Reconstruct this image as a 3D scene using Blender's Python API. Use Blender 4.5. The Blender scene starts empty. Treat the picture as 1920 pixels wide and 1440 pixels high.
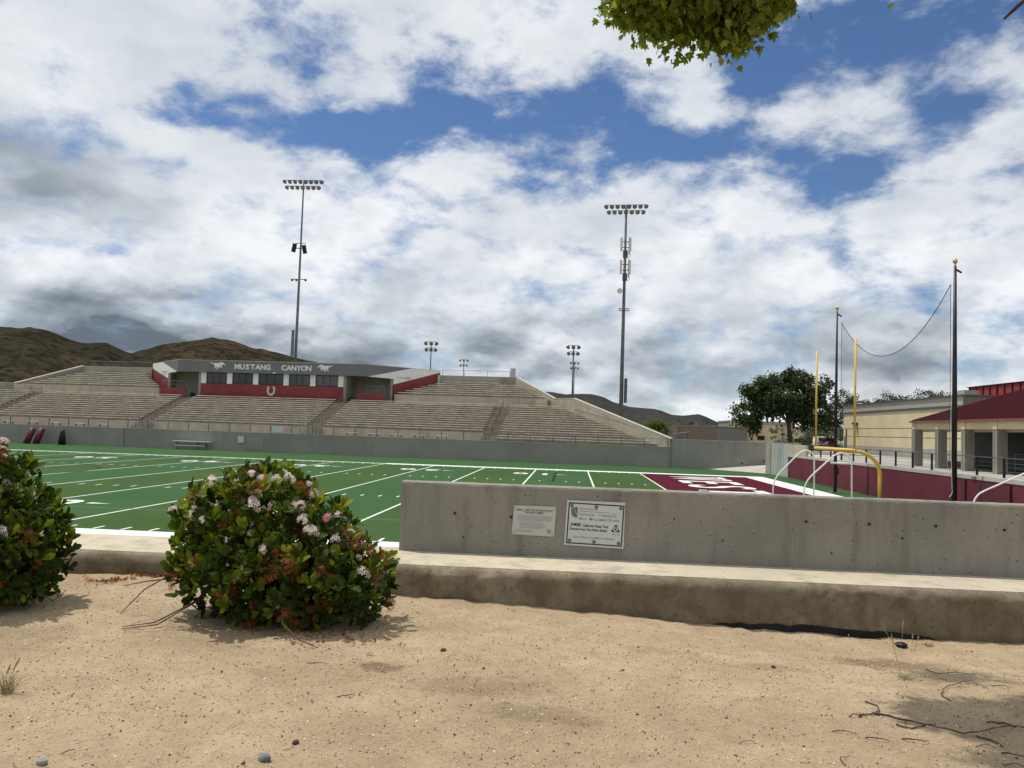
import bpy, math, random
import numpy as np
from mathutils import Vector, Matrix, noise as mnoise

random.seed(7); RNG = np.random.default_rng(7)
SC = bpy.context.scene
COL = SC.collection
R = math.radians
# ------------------------------------------------------------------ camera
CAM = Vector((-6.0896, -49.6084, 3.5862))
cd = bpy.data.cameras.new('camera'); cam = bpy.data.objects.new('camera', cd); COL.objects.link(cam)
r_ = Vector((0.99686237, 0.07178321, 0.03335538)); u_ = Vector((-0.02939551, -0.05553114, 0.99802415)); f_ = Vector((-0.07349364, 0.99587322, 0.0532468))
cam.matrix_world = Matrix(((r_.x, u_.x, -f_.x, CAM.x), (r_.y, u_.y, -f_.y, CAM.y), (r_.z, u_.z, -f_.z, CAM.z), (0, 0, 0, 1)))
cd.sensor_fit = 'HORIZONTAL'; cd.sensor_width = 36; cd.lens = 36 * 1556.07 / 1920
cd.clip_start = 0.05; cd.clip_end = 20000
SC.camera = cam
# ------------------------------------------------------------------ view, sun
SC.view_settings.view_transform = 'Standard'; SC.view_settings.look = 'None'
SC.view_settings.exposure = 0.0; SC.view_settings.gamma = 1
SUN_EL = 67.0; SUN_AZ = -64.0           # azimuth from +Y towards +X
sdir = Vector((math.sin(R(SUN_AZ)) * math.cos(R(SUN_EL)), math.cos(R(SUN_AZ)) * math.cos(R(SUN_EL)), math.sin(R(SUN_EL))))
sl = bpy.data.lights.new('sun', 'SUN'); sl.energy = 3.6; sl.angle = R(0.6); sl.color = (1.0, 0.95, 0.86)
so = bpy.data.objects.new('sun', sl); COL.objects.link(so)
so.rotation_euler = sdir.to_track_quat('Z', 'Y').to_euler()
so.location = (0, 0, 60)


# ------------------------------------------------------------------ node helpers
class NT:
    def __init__(self, nt): self.nt = nt
    def n(self, t, **kw):
        nd = self.nt.nodes.new(t)
        for k, v in kw.items():
            if k.startswith('_'): setattr(nd, k[1:], v)
        return nd
    def link(self, a, b): self.nt.links.new(a, b)
    def setin(self, nd, i, v):
        if v is None: return
        if hasattr(v, 'is_output') or isinstance(v, bpy.types.NodeSocket): self.link(v, nd.inputs[i])
        else: nd.inputs[i].default_value = v
    def math(self, op, a, b=None, c=None, clamp=False):
        nd = self.n('ShaderNodeMath', _operation=op, _use_clamp=clamp)
        self.setin(nd, 0, a); self.setin(nd, 1, b)
        if c is not None: self.setin(nd, 2, c)
        return nd.outputs[0]
    def vmath(self, op, a, b=None, scale=None):
        nd = self.n('ShaderNodeVectorMath', _operation=op)
        self.setin(nd, 0, a)
        if b is not None: self.setin(nd, 1, b)
        if scale is not None: self.setin(nd, 3, scale)
        return nd.outputs['Value'] if op in ('LENGTH', 'DOT_PRODUCT') else nd.outputs[0]
    def noise(self, vec, scale, detail=4, rough=0.55, dist=0.0, col=False):
        nd = self.n('ShaderNodeTexNoise'); self.setin(nd, 'Vector', vec)
        nd.inputs['Scale'].default_value = scale; nd.inputs['Detail'].default_value = detail
        nd.inputs['Roughness'].default_value = rough; nd.inputs['Distortion'].default_value = dist
        return nd.outputs['Color' if col else 'Fac']
    def smooth(self, v, a, b, lo=0.0, hi=1.0, kind='SMOOTHSTEP'):
        nd = self.n('ShaderNodeMapRange', _interpolation_type=kind)
        self.setin(nd, 0, v); nd.inputs[1].default_value = a; nd.inputs[2].default_value = b
        nd.inputs[3].default_value = lo; nd.inputs[4].default_value = hi
        return nd.outputs[0]
    def mix(self, f, a, b, mode='MIX'):
        nd = self.n('ShaderNodeMix', _data_type='RGBA', _blend_type=mode)
        self.setin(nd, 0, f); 
        for i, v in ((6, a), (7, b)):
            if isinstance(v, (tuple, list)): nd.inputs[i].default_value = (v[0], v[1], v[2], 1)
            else: self.link(v, nd.inputs[i])
        return nd.outputs[2]
    def comb(self, x, y, z):
        nd = self.n('ShaderNodeCombineXYZ')
        for i, v in enumerate((x, y, z)): self.setin(nd, i, v)
        return nd.outputs[0]
    def sep(self, v):
        nd = self.n('ShaderNodeSeparateXYZ'); self.link(v, nd.inputs[0]); return nd.outputs


# ------------------------------------------------------------------ world: clear sky with broken cloud
W = bpy.data.worlds.new('World'); SC.world = W; W.use_nodes = True
wt = NT(W.node_tree); W.node_tree.nodes.clear()
SKYK = 0.06
sky = wt.n('ShaderNodeTexSky', _sky_type='NISHITA'); sky.sun_disc = False
sky.sun_elevation = R(SUN_EL); sky.sun_rotation = R(SUN_AZ)
sky.altitude = 450; sky.air_density = 1.0; sky.dust_density = 0.35; sky.ozone_density = 2.0
tc = wt.n('ShaderNodeTexCoord').outputs['Generated']
dirv = wt.vmath('NORMALIZE', tc)
sx, sy, sz = wt.sep(dirv)
zc = wt.math('MAXIMUM', sz, 0.0)
den = wt.math('ADD', zc, 0.22)
pl = wt.comb(wt.math('DIVIDE', sx, den), wt.math('DIVIDE', sy, den), 0.0)      # cloud deck seen in perspective
az = wt.math('MULTIPLY', wt.math('ARCTAN2', sx, sy), 57.2958)
el = wt.math('MULTIPLY', wt.math('ARCSINE', sz), 57.2958)
E0 = wt.comb(az, el, 0.0)
warp = wt.noise(pl, 3.0, 5, 0.6, col=True)
warp = wt.vmath('SCALE', wt.vmath('SUBTRACT', warp, (0.5, 0.5, 0.5)), scale=7.0)
EW = wt.vmath('ADD', E0, warp)
EW2 = wt.comb(wt.math('MULTIPLY', az, 0.75), wt.math('MULTIPLY', el, 1.3), 3.7)
def blob(c, rx, ry, rot, k, vec=EW):
    d = wt.vmath('SUBTRACT', vec, (c[0], c[1], 0))
    dx, dy, _ = wt.sep(d)
    ca, sa = math.cos(R(rot)), math.sin(R(rot))
    a = wt.math('MULTIPLY_ADD', dx, ca / rx, wt.math('MULTIPLY', dy, sa / rx))
    b = wt.math('MULTIPLY_ADD', dx, -sa / ry, wt.math('MULTIPLY', dy, ca / ry))
    q = wt.math('ADD', wt.math('MULTIPLY', a, a), wt.math('MULTIPLY', b, b))
    return wt.math('MULTIPLY', wt.math('EXPONENT', wt.math('MULTIPLY', q, -0.7)), k)
def total(L):
    o = L[0]
    for q in L[1:]: o = wt.math('ADD', o, q)
    return o
BLUE = [((-26.5, 19.2), 5.0, 1.2, -6, .42), ((-19, 19.5), 5, 1.3, 0, .38), ((-13, 20.2), 5.5, 1.3, 6, .42), ((-20.5, 25.0), 2.4, 2.6, -50, .36), ((-24, 22.5), 2, 1.6, -50, .15),
        ((-7, 19.6), 5, 1.7, -10, .36), ((-9.3, 23.9), 4.2, 1.1, 0, .36), ((3, 19.3), 8, 1.9, -6, .46), ((2.3, 22.3), 2.6, 1.5, 0, .3),
        ((12, 18.2), 6, 1.3, -10, .36), ((21.5, 24.6), 9, 2.8, 4, .62), ((12, 23.2), 1.6, 1.8, 60, .26), ((24.3, 20.4), 3.2, 1.4, 10, .32), ((18, 16.6), 4.2, 1.2, 22, .44),
        ((-15.1, 18.2), 1.6, .7, 0, .26), ((-9.7, 15.7), 2, 1.0, 15, .24), ((20.6, 9.3), 3.2, 1.3, 0, .34), ((17.4, 12.4), 1.2, 2.0, 0, .12),
        ((30, 17.5), 5, 1.6, 15, .28), ((25.5, 6.2), 2.5, 1.6, 0, .12)]
WHITE = [((-32, 24), 7, 4, 0, .16), ((15, 20.6), 5, 1.5, 15, .16), ((25.5, 17.2), 4.5, 1.5, 12, .16), ((-3, 25.5), 6, 1.5, 0, .08), ((9.5, 20.8), 3, 1.2, 20, .08)]
S = wt.math('SUBTRACT', total([blob(*b) for b in BLUE]), total([blob(*b) for b in WHITE]))
n1 = wt.noise(pl, 2.2, 8, 0.52, 0.2)
n2 = wt.noise(EW2, 0.26, 9, 0.62, 0.15)
dn = wt.math('ADD', wt.math('MULTIPLY_ADD', n1, 0.7, -0.35 + 0.60), wt.math('MULTIPLY_ADD', n2, 1.5, -0.75))
dn = wt.math('SUBTRACT', wt.math('ADD', dn, 0.02), S)
alpha = wt.smooth(dn, 0.12, 0.66)
# light and shade inside the clouds: puffs lit from above
EQ0 = wt.comb(wt.math('MULTIPLY', az, 0.8), wt.math('MULTIPLY', el, 1.45), 0.0)
vb = wt.math('ABSOLUTE', wt.math('SUBTRACT', wt.noise(EQ0, 0.22, 4, 0.5), 0.5))
EQ = wt.comb(wt.math('MULTIPLY', az, 0.8), wt.math('MULTIPLY', el, 1.45), wt.math('MULTIPLY', vb, 9.0))
def puff(sc, off, det=6):
    A = wt.noise(EQ, sc, det, 0.48, 0.0); B = wt.noise(wt.vmath('ADD', EQ, (off * .35, -off, 0)), sc, det, 0.48, 0.0)
    return wt.math('SUBTRACT', B, A)
low = wt.smooth(el, 3.0, 19.0, 1.0, 0.0)
relief = wt.math('MULTIPLY', puff(0.065, 2.0, 6), wt.math('MULTIPLY_ADD', low, 2.5, 0.5))
relief = wt.math('ADD', relief, wt.math('MULTIPLY', puff(0.22, 0.9, 4), wt.math('MULTIPLY_ADD', low, 0.7, 0.15)))
DARK = [((-35.5, 14.2), 5, 2.2, -12, .30), ((-33, 6.6), 7, 1.8, -8, .26), ((-28, 4.4), 7.5, 2.0, 0, .44), ((-16.5, 5.0), 4, 1.2, 0, .16), ((-5, 5.2), 5.5, 1.1, -5, .22), ((3, 5), 4, 1.0, 0, .08), ((-22, 8.5), 5, 2.5, -30, .12),
        ((22.7, 4.5), 7, 1.6, 0, .14), ((-28, 11.5), 3, 2, -40, .12), ((9, 6.5), 6, 1.0, 0, .06), ((-13, 8), 4, 2.0, -50, .10)]
BRT = [((-31, 17.5), 7, 2.2, -18, .12), ((-26, 9.2), 2.6, 2, 0, .12), ((-14, 12), 8, 3, 0, .07), ((24.5, 5.2), 1.6, .9, 0, .16), ((-20.5, 7.2), 2.2, .8, -15, .10), ((27.5, 8.2), 1.6, 1.6, 0, .14), ((13, 4.3), 4, 1.0, -15, .06), ((-6, 26), 8, 2.5, 0, .10)]
shade = wt.math('SUBTRACT', total([blob(*b) for b in BRT]), total([blob(*b) for b in DARK]))
broad = wt.math('MULTIPLY', wt.math('SUBTRACT', wt.noise(EW2, 0.055, 6, 0.55), 0.5), 0.55)
thick = wt.math('MULTIPLY', wt.smooth(dn, 0.5, 0.85), -0.03)
br = wt.math('ADD', wt.math('ADD', wt.math('ADD', 0.735, relief), shade), wt.math('ADD', broad, thick))
br = wt.math('MAXIMUM', wt.math('MINIMUM', br, 0.88), 0.14)
ramp = wt.n('ShaderNodeValToRGB'); wt.link(br, ramp.inputs[0])
cr = ramp.color_ramp; cr.elements[0].position = 0.12; cr.elements[0].color = (0.135, 0.165, 0.205, 1)
cr.elements[1].position = 0.88; cr.elements[1].color = (0.92, 0.94, 0.97, 1)
e = cr.elements.new(0.42); e.color = (0.36, 0.41, 0.465, 1)
e = cr.elements.new(0.66); e.color = (0.64, 0.69, 0.745, 1)
cl = wt.mix(1.0, ramp.outputs[0], (1 / SKYK, 1 / SKYK, 1 / SKYK), 'MULTIPLY')
skyc = wt.mix(1.0, sky.outputs[0], (1.0, 1.22, 1.5), 'MULTIPLY')
bg = wt.n('ShaderNodeBackground'); wt.link(wt.mix(alpha, skyc, cl), bg.inputs[0]); bg.inputs[1].default_value = SKYK
wo = wt.n('ShaderNodeOutputWorld'); wt.link(bg.outputs[0], wo.inputs[0])
W.cycles.sampling_method = 'MANUAL'; W.cycles.sample_map_resolution = 512

# ------------------------------------------------------------------ materials
def new_mat(name):
    m = bpy.data.materials.new(name); m.use_nodes = True; m.node_tree.nodes.clear()
    t = NT(m.node_tree); out = t.n('ShaderNodeOutputMaterial'); p = t.n('ShaderNodeBsdfPrincipled')
    t.link(p.outputs[0], out.inputs[0]); return m, t, p, out
def mat(name, c, rough=0.7, metal=0.0, var=0.12, scale=3.0, c2=None, bump=0.0, bscale=None, spec=0.22, streak=0.0, fine=0.0):
    m, t, p, out = new_mat(name)
    v = t.n('ShaderNodeTexCoord').outputs['Object']
    n = t.noise(v, scale, 5, 0.6)
    k = c2 if c2 else tuple(x * (1 - 2.2 * var) for x in c)
    col = t.mix(t.smooth(n, 0.34, 0.66), c if c2 is None else c, k)
    if var == 0 and c2 is None: col = t.mix(0.0, c, c)
    if streak:
        mp = t.n('ShaderNodeMapping'); t.link(v, mp.inputs[0]); mp.inputs['Scale'].default_value = (2.2, 2.2, 0.12)
        s = t.noise(mp.outputs[0], 2.0, 5, 0.65)
        col = t.mix(t.smooth(s, 0.45, 0.75, 0, streak), col, tuple(x * .45 for x in c))
    if fine:
        s = t.noise(v, 55, 3, 0.7)
        col = t.mix(t.smooth(s, 0.35, 0.75, 0, fine), col, tuple(x * .5 for x in c))
    t.link(col, p.inputs['Base Color'])
    p.inputs['Roughness'].default_value = rough; p.inputs['Metallic'].default_value = metal
    p.inputs['Specular IOR Level'].default_value = spec
    if bump:
        b = t.n('ShaderNodeBump'); b.inputs['Strength'].default_value = bump; b.inputs['Distance'].default_value = 0.02
        t.link(t.noise(v, bscale or scale * 8, 6, 0.7), b.inputs['Height']); t.link(b.outputs[0], p.inputs['Normal'])
    return m
M = {}
M['conc'] = mat('weathered_concrete', (.31, .295, .25), .9, c2=(.24, .225, .19), scale=.35, streak=.3, fine=.25, bump=.2)
M['conc_grey'] = mat('grey_concrete', (.30, .29, .255), .9, c2=(.245, .24, .212), scale=.25, streak=.22, fine=.2, bump=.2)
M['conc_beige'] = mat('beige_concrete', (.49, .44, .345), .9, var=.1, scale=.5, streak=.4, fine=.2)
M['conc_tier'] = mat('tier_concrete', (.33, .29, .22), .9, c2=(.24, .205, .155), scale=.8, streak=.2, fine=.3)
M['conc_light'] = mat('pale_concrete_paving', (.46, .44, .385), .9, var=.08, scale=.6, fine=.2)
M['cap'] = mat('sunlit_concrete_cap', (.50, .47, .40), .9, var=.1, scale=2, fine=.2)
M['bench'] = mat('weathered_bench_metal', (.76, .70, .59), .7, var=.16, scale=1.2, metal=.0)
M['leg'] = mat('dark_bench_bracket', (.16, .14, .11), .8)
M['grey_paint'] = mat('grey_fascia_paint', (.155, .162, .168), .6, var=.05, scale=.5)
M['white_paint'] = mat('white_paint', (.70, .70, .68), .55, var=.04, scale=.8)
M['red_paint'] = mat('dark_red_paint', (.21, .042, .046), .6, var=.08, scale=.7)
M['maroon'] = mat('maroon_wall_paint', (.145, .036, .050), .8, c2=(.12, .029, .041), scale=.35, fine=.15, spec=.1)
M['maroon_dark'] = mat('dark_maroon_pad', (.10, .022, .034), .6, var=.08, scale=.7)
M['glass'] = mat('dark_glass', (.012, .015, .016), .06, var=0, spec=.8)
M['frame'] = mat('dark_window_frame', (.05, .055, .055), .5)
M['galv'] = mat('galvanised_steel', (.17, .185, .195), .65, metal=.2, var=.12, scale=1.5)
M['galv_dark'] = mat('dark_steel', (.10, .11, .115), .55, metal=.3, var=.1)
M['lamp'] = mat('floodlight_housing', (.045, .048, .05), .5, metal=.2)
M['lampglass'] = mat('floodlight_lens', (.20, .21, .22), .2, var=.05)
M['beige_plastic'] = mat('beige_antenna_cover', (.62, .60, .52), .5, var=.05)
M['black'] = mat('black_paint', (.018, .018, .018), .5, var=.1)
M['rail_white'] = mat('white_rail_paint', (.80, .78, .78), .35, var=.03)
M['yellow'] = mat('yellow_goal_paint', (.74, .50, .10), .45, c2=(.66, .44, .09), scale=3)
M['brown_pole'] = mat('dark_bronze_pole', (.035, .030, .030), .4, metal=.3, var=.15, scale=2)
M['gold'] = mat('gold_ball', (.75, .45, .15), .25, metal=.9, var=.05)
M['net'] = mat('black_netting', (.04, .04, .045), .8)
M['gym'] = mat('cream_stucco', (.68, .575, .37), .9, var=.06, scale=.5, streak=.2, fine=.15)
M['gym_band'] = mat('grey_parapet_stucco', (.36, .36, .30), .9, var=.06)
M['gym_base'] = mat('grey_block_base', (.36, .35, .31), .9, var=.06, scale=.7)
M['room_shade'] = mat('painted_room_shade', (.022, .022, .02), .6, spec=.1)  # porch shade put into the colour of the room wall and ceiling
M['gym_end_shade'] = mat('parapet_shade_brown', (.20, .165, .15), .9)  # shade on the end face of the gym, put into the colour
M['seam'] = mat('roof_seam', (.13, .018, .026), .6)
M['roof_red'] = mat('maroon_metal_roof', (.075, .008, .013), .75, var=.12, scale=.6)
M['red_siding'] = mat('red_metal_siding', (.30, .040, .045), .5, var=.06)
M['bark'] = mat('tree_bark', (.10, .08, .06), .95, var=.25, scale=4, bump=.5)
M['twig'] = mat('dry_twig', (.135, .105, .085), .9, var=.3, scale=30)
M['sign_white'] = mat('white_sign_face', (.56, .585, .565), .4, var=.02)
M['sign_cream'] = mat('cream_sign_face', (.50, .50, .465), .5, var=.03)
M['sign_green'] = mat('dark_green_line', (.006, .05, .034), .5, var=0)
M['ink'] = mat('black_ink', (.012, .012, .014), .6, var=0)
M['ink_grey'] = mat('grey_green_ink', (.13, .17, .155), .6, var=0)
M['ink_pale'] = mat('pale_grey_ink', (.27, .275, .26), .6, var=0)
M['ink_blue'] = mat('blue_ink', (.03, .09, .12), .5, var=0)
M['screw'] = mat('dull_screw_head', (.16, .17, .16), .5, metal=.5)
M['tar'] = mat('black_tar_band', (.012, .014, .018), .55, var=.2, scale=12)
M['stone_grey'] = mat('grey_stone', (.16, .19, .20), .8, var=.15, scale=20)
M['outer'] = mat('dry_open_ground', (.26, .22, .16), .95, var=.15, scale=.02)
M['block_brown'] = mat('brown_block_wall', (.20, .155, .115), .9, c2=(.17, .165, .15), scale=.12)
M['block_grey'] = mat('grey_block_wall', (.20, .20, .19), .9, var=.05)
M['table'] = mat('white_table_top', (.62, .62, .62), .5, var=.05)
M['bag_red'] = mat('maroon_vinyl', (.11, .02, .03), .5)
M['bag_black'] = mat('black_vinyl', (.015, .015, .018), .5)

def mat_turf():
    m, t, p, out = new_mat('artificial_turf')
    v = t.n('ShaderNodeTexCoord').outputs['Object']; x, y, z = t.sep(v)
    band = t.math('PINGPONG', t.math('ADD', x, 4.572 * 40), 4.572)
    k = t.math('MODULO', t.math('FLOOR', t.math('DIVIDE', t.math('ADD', x, 4.572 * 40), 4.572)), 2.0)
    inside = t.math('MULTIPLY', t.math('LESS_THAN', x, 0.0), t.math('LESS_THAN', t.math('ABSOLUTE', y), 24.4))
    k = t.math('MULTIPLY', k, inside)
    n = t.noise(v, .25, 6, .65)
    n2_ = t.noise(v, .09, 5, .6)
    g1 = t.mix(t.smooth(n, .3, .7), (.035, .094, .030), (.042, .104, .036))
    g2 = t.mix(t.smooth(n, .3, .7), (.041, .083, .020), (.050, .094, .025))
    c = t.mix(k, g1, g2)
    c = t.mix(t.smooth(n2_, .42, .66, 0, .4), c, (.062, .110, .045))
    f = t.noise(v, 9, 5, .7)
    c = t.mix(t.smooth(f, .35, .7, 0, .35), c, (.016, .048, .014))
    s = t.noise(t.vmath('MULTIPLY', v, (.3, 3.0, 1)), 1.2, 4, .6)
    c = t.mix(t.smooth(s, .5, .75, 0, .22), c, (.06, .095, .035))
    t.link(c, p.inputs['Base Color']); p.inputs['Roughness'].default_value = .9; p.inputs['Specular IOR Level'].default_value = .08
    b = t.n('ShaderNodeBump'); b.inputs['Strength'].default_value = .4; b.inputs['Distance'].default_value = .01
    t.link(t.noise(v, 60, 3, .7), b.inputs['Height']); t.link(b.outputs[0], p.inputs['Normal'])
    return m
M['turf'] = mat_turf()
M['line'] = mat('white_turf_paint', (.72, .75, .70), .9, c2=(.62, .66, .60), scale=2, spec=.05)
M['line_faded'] = mat('faded_turf_paint', (.40, .46, .40), .8, c2=(.30, .38, .30), scale=1.5)
M['line_thin'] = mat('thin_faded_line', (.16, .27, .15), .8)
M['endzone'] = mat('maroon_turf', (.088, .012, .024), .95, c2=(.072, .010, .02), scale=1.2, spec=.03)
M['blackturf'] = mat('black_turf_strip', (.012, .02, .012), .85)

SOIL_SHADE_PATCHES = [(-7.3, -44.08, .15, .13, .75), (-6.6, -44.43, .45, .22, .45), (-6.2, -44.85, .40, .15, .4), (-3.55, -42.8, .50, .24, .70), (-4.55, -43.4, .35, .15, .35), (-9.9, -43.8, .4, .2, .25), (-5.4, -43.1, .3, .14, .3)]  # darker soil; the patch by the kerb also paints in leaf shade
def mat_dirt():
    m, t, p, out = new_mat('sandy_dirt')
    v = t.n('ShaderNodeTexCoord').outputs['Object']
    a = t.noise(v, 1.1, 8, .66); b_ = t.noise(v, 6, 6, .68); c_ = t.noise(v, 45, 5, .75); d_ = t.noise(v, 160, 3, .7)
    c = t.mix(t.smooth(a, .32, .68), (.61, .465, .305), (.445, .335, .21))
    c = t.mix(t.smooth(b_, .45, .72, 0, .5), c, (.36, .265, .165))
    c = t.mix(t.smooth(c_, .52, .75, 0, .55), c, (.26, .185, .11))
    c = t.mix(t.smooth(c_, .30, .44, .45, 0), c, (.78, .63, .44))
    c = t.mix(t.smooth(d_, .58, .75, 0, .6), c, (.12, .085, .05))
    c = t.mix(t.smooth(d_, .25, .40, .5, 0), c, (.84, .72, .54))
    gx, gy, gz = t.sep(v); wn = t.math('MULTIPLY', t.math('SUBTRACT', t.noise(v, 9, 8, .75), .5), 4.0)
    for (cx, cy, rx, ry, k) in SOIL_SHADE_PATCHES:
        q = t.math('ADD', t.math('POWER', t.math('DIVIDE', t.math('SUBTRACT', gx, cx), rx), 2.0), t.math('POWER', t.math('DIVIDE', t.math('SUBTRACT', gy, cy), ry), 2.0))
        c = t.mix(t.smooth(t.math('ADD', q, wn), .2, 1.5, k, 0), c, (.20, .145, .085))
    t.link(c, p.inputs['Base Color']); p.inputs['Roughness'].default_value = .95; p.inputs['Specular IOR Level'].default_value = .15
    h = t.math('ADD', t.math('MULTIPLY', c_, .7), t.math('ADD', t.math('MULTIPLY', d_, .35), t.math('MULTIPLY', b_, .8)))
    b = t.n('ShaderNodeBump'); b.inputs['Strength'].default_value = 1.0; b.inputs['Distance'].default_value = .03
    t.link(h, b.inputs['Height']); t.link(b.outputs[0], p.inputs['Normal'])
    return m
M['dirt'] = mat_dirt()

def mat_near_concrete(name, c, c2, brown=None):
    m, t, p, out = new_mat(name)
    v = t.n('ShaderNodeTexCoord').outputs['Object']
    a = t.noise(v, .9, 6, .62)
    col = t.mix(t.smooth(a, .3, .7), c, c2)
    mp = t.n('ShaderNodeMapping'); t.link(v, mp.inputs[0]); mp.inputs['Scale'].default_value = (2.5, 2.5, .35)
    s = t.noise(mp.outputs[0], 1.6, 6, .65)
    col = t.mix(t.smooth(s, .46, .72, 0, .7), col, tuple(x * .5 for x in c))
    if brown:
        z = t.sep(v)[2]
        g = t.smooth(t.noise(v, 4.5, 8, .74), .42, .60)
        col = t.mix(t.math('MULTIPLY', g, .75), col, brown)
    s3 = t.noise(v, 11, 4, .6)
    col = t.mix(t.smooth(s3, .55, .78, 0, .35), col, tuple(x * .55 for x in c))
    s4 = t.noise(v, 95, 3, .7)
    col = t.mix(t.smooth(s4, .50, .70, 0, .35), col, tuple(x * .5 for x in c))
    vo = t.n('ShaderNodeTexVoronoi'); t.link(v, vo.inputs['Vector']); vo.inputs['Scale'].default_value = 13
    dots = t.math('MULTIPLY', t.math('LESS_THAN', vo.outputs['Distance'], .11), t.math('GREATER_THAN', t.sep(vo.outputs['Color'])[0], .45))
    col = t.mix(t.math('MULTIPLY', dots, .75), col, (.035, .03, .025))
    vo2 = t.n('ShaderNodeTexVoronoi'); t.link(v, vo2.inputs['Vector']); vo2.inputs['Scale'].default_value = 21
    d2 = t.math('MULTIPLY', t.math('LESS_THAN', vo2.outputs['Distance'], .10), t.math('GREATER_THAN', t.sep(vo2.outputs['Color'])[1], .6))
    col = t.mix(t.math('MULTIPLY', d2, .5), col, tuple(min(1, x * 2.0) for x in c))
    t.link(col, p.inputs['Base Color']); p.inputs['Roughness'].default_value = .92; p.inputs['Specular IOR Level'].default_value = .2
    b = t.n('ShaderNodeBump'); b.inputs['Strength'].default_value = .45; b.inputs['Distance'].default_value = .008
    h = t.math('SUBTRACT', t.math('ADD', s4, t.noise(v, 24, 5, .7)), dots)
    t.link(h, b.inputs['Height']); t.link(b.outputs[0], p.inputs['Normal'])
    return m
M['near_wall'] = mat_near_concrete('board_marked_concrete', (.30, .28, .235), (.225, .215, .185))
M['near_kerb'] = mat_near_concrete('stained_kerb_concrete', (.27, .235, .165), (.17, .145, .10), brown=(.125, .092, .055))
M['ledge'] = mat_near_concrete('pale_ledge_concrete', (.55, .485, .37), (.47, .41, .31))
M['streaky'] = mat('streaked_concrete', (.33, .35, .34), .9, c2=(.42, .42, .40), scale=.6, streak=1.0)

def mat_leaf(name, cols, trans=.35, rough=.45, spec=.4):
    """cols: list of (position, colour) looked up by a random number kept on every leaf"""
    m, t, p, out = new_mat(name)
    at = t.n('ShaderNodeAttribute'); at.attribute_name = 'rnd'
    rp = t.n('ShaderNodeValToRGB'); t.link(at.outputs['Fac'], rp.inputs[0])
    e = rp.color_ramp.elements; e[0].position = cols[0][0]; e[0].color = (*cols[0][1], 1); e[1].position = cols[-1][0]; e[1].color = (*cols[-1][1], 1)
    for q, c in cols[1:-1]: k = e.new(q); k.color = (*c, 1)
    v = t.n('ShaderNodeTexCoord').outputs['Object']
    c = t.mix(t.smooth(t.noise(v, 40, 3, .6), .4, .7, 0, .25), rp.outputs[0], (.02, .03, .01))
    t.link(c, p.inputs['Base Color']); p.inputs['Roughness'].default_value = rough; p.inputs['Specular IOR Level'].default_value = spec
    tr = t.n('ShaderNodeBsdfTranslucent'); t.link(t.mix(1.0, c, (1.3, 1.5, .5) if 'petal' not in name else (1, 1, 1), 'MULTIPLY'), tr.inputs[0])
    mx = t.n('ShaderNodeMixShader'); mx.inputs[0].default_value = trans
    t.link(p.outputs[0], mx.inputs[1]); t.link(tr.outputs[0], mx.inputs[2]); t.link(mx.outputs[0], out.inputs[0])
    return m
M['shrub_leaf'] = mat_leaf('shrub_leaf', [(0, (.022, .038, .007)), (.30, (.040, .066, .008)), (.52, (.085, .125, .010)), (.72, (.17, .22, .014)), (.90, (.25, .27, .018)), (.95, (.33, .21, .02)), (1, (.36, .12, .02))], .30, .55, .14)
M['flower'] = mat_leaf('pale_pink_petal', [(0, (.88, .76, .74)), (.7, (.94, .86, .83)), (1, (.80, .50, .52))], .45, .7, .2)
M['flower_pink'] = mat_leaf('pink_petal', [(0, (.70, .22, .32)), (.5, (.78, .32, .42)), (1, (.7, .25, .35))], .3, .7, .2)
M['dried'] = mat_leaf('rust_red_bract', [(0, (.17, .040, .016)), (.5, (.29, .075, .028)), (1, (.38, .14, .06))], .2, .8, .2)
M['near_leaf'] = mat_leaf('maple_leaf', [(0, (.095, .125, .016)), (.6, (.15, .18, .024)), (1, (.26, .28, .07))], .5, .5, .2)
M['tree_dark'] = mat_leaf('dark_foliage', [(0, (.022, .038, .014)), (.5, (.042, .068, .024)), (1, (.085, .115, .038))], .25, .6, .3)
M['tree_lime'] = mat_leaf('lime_foliage', [(0, (.05, .075, .012)), (.5, (.10, .135, .018)), (1, (.15, .18, .025))], .25, .6, .3)
M['tree_mid'] = mat_leaf('mid_foliage', [(0, (.03, .05, .022)), (.5, (.05, .075, .032)), (1, (.08, .105, .045))], .2, .6, .3)
M['shrub_red'] = mat_leaf('red_foliage', [(0, (.05, .008, .012)), (1, (.10, .016, .024))], .15, .6, .3)
M['dry_grass'] = mat_leaf('dry_grass', [(0, (.42, .35, .18)), (.5, (.52, .46, .28)), (1, (.30, .30, .12))], .3, .7, .2)
M['pebble'] = mat_leaf('pebble', [(0, (.10, .075, .05)), (.18, (.17, .12, .08)), (.3, (.46, .34, .21)), (.7, (.60, .46, .30)), (.88, (.74, .62, .45)), (1, (.85, .80, .68))], .0, .9, .2)
def mat_hill(name, a, b, c):
    m, t, p, out = new_mat(name)
    v = t.n('ShaderNodeTexCoord').outputs['Object']
    n = t.noise(v, .010, 8, .68); f = t.noise(v, .07, 8, .78)
    col = t.mix(t.smooth(n, .40, .60), a, b)
    col = t.mix(t.smooth(f, .44, .58, 0, .75), col, c)
    vo = t.n('ShaderNodeTexVoronoi'); t.link(v, vo.inputs['Vector']); vo.inputs['Scale'].default_value = .16
    dots = t.math('MULTIPLY', t.smooth(vo.outputs['Distance'], .28, .42, 1, 0), t.math('GREATER_THAN', t.sep(vo.outputs['Color'])[0], .35))
    col = t.mix(t.math('MULTIPLY', dots, .8), col, c)
    t.link(col, p.inputs['Base Color']); p.inputs['Roughness'].default_value = 1; p.inputs['Specular IOR Level'].default_value = 0
    return m
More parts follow.
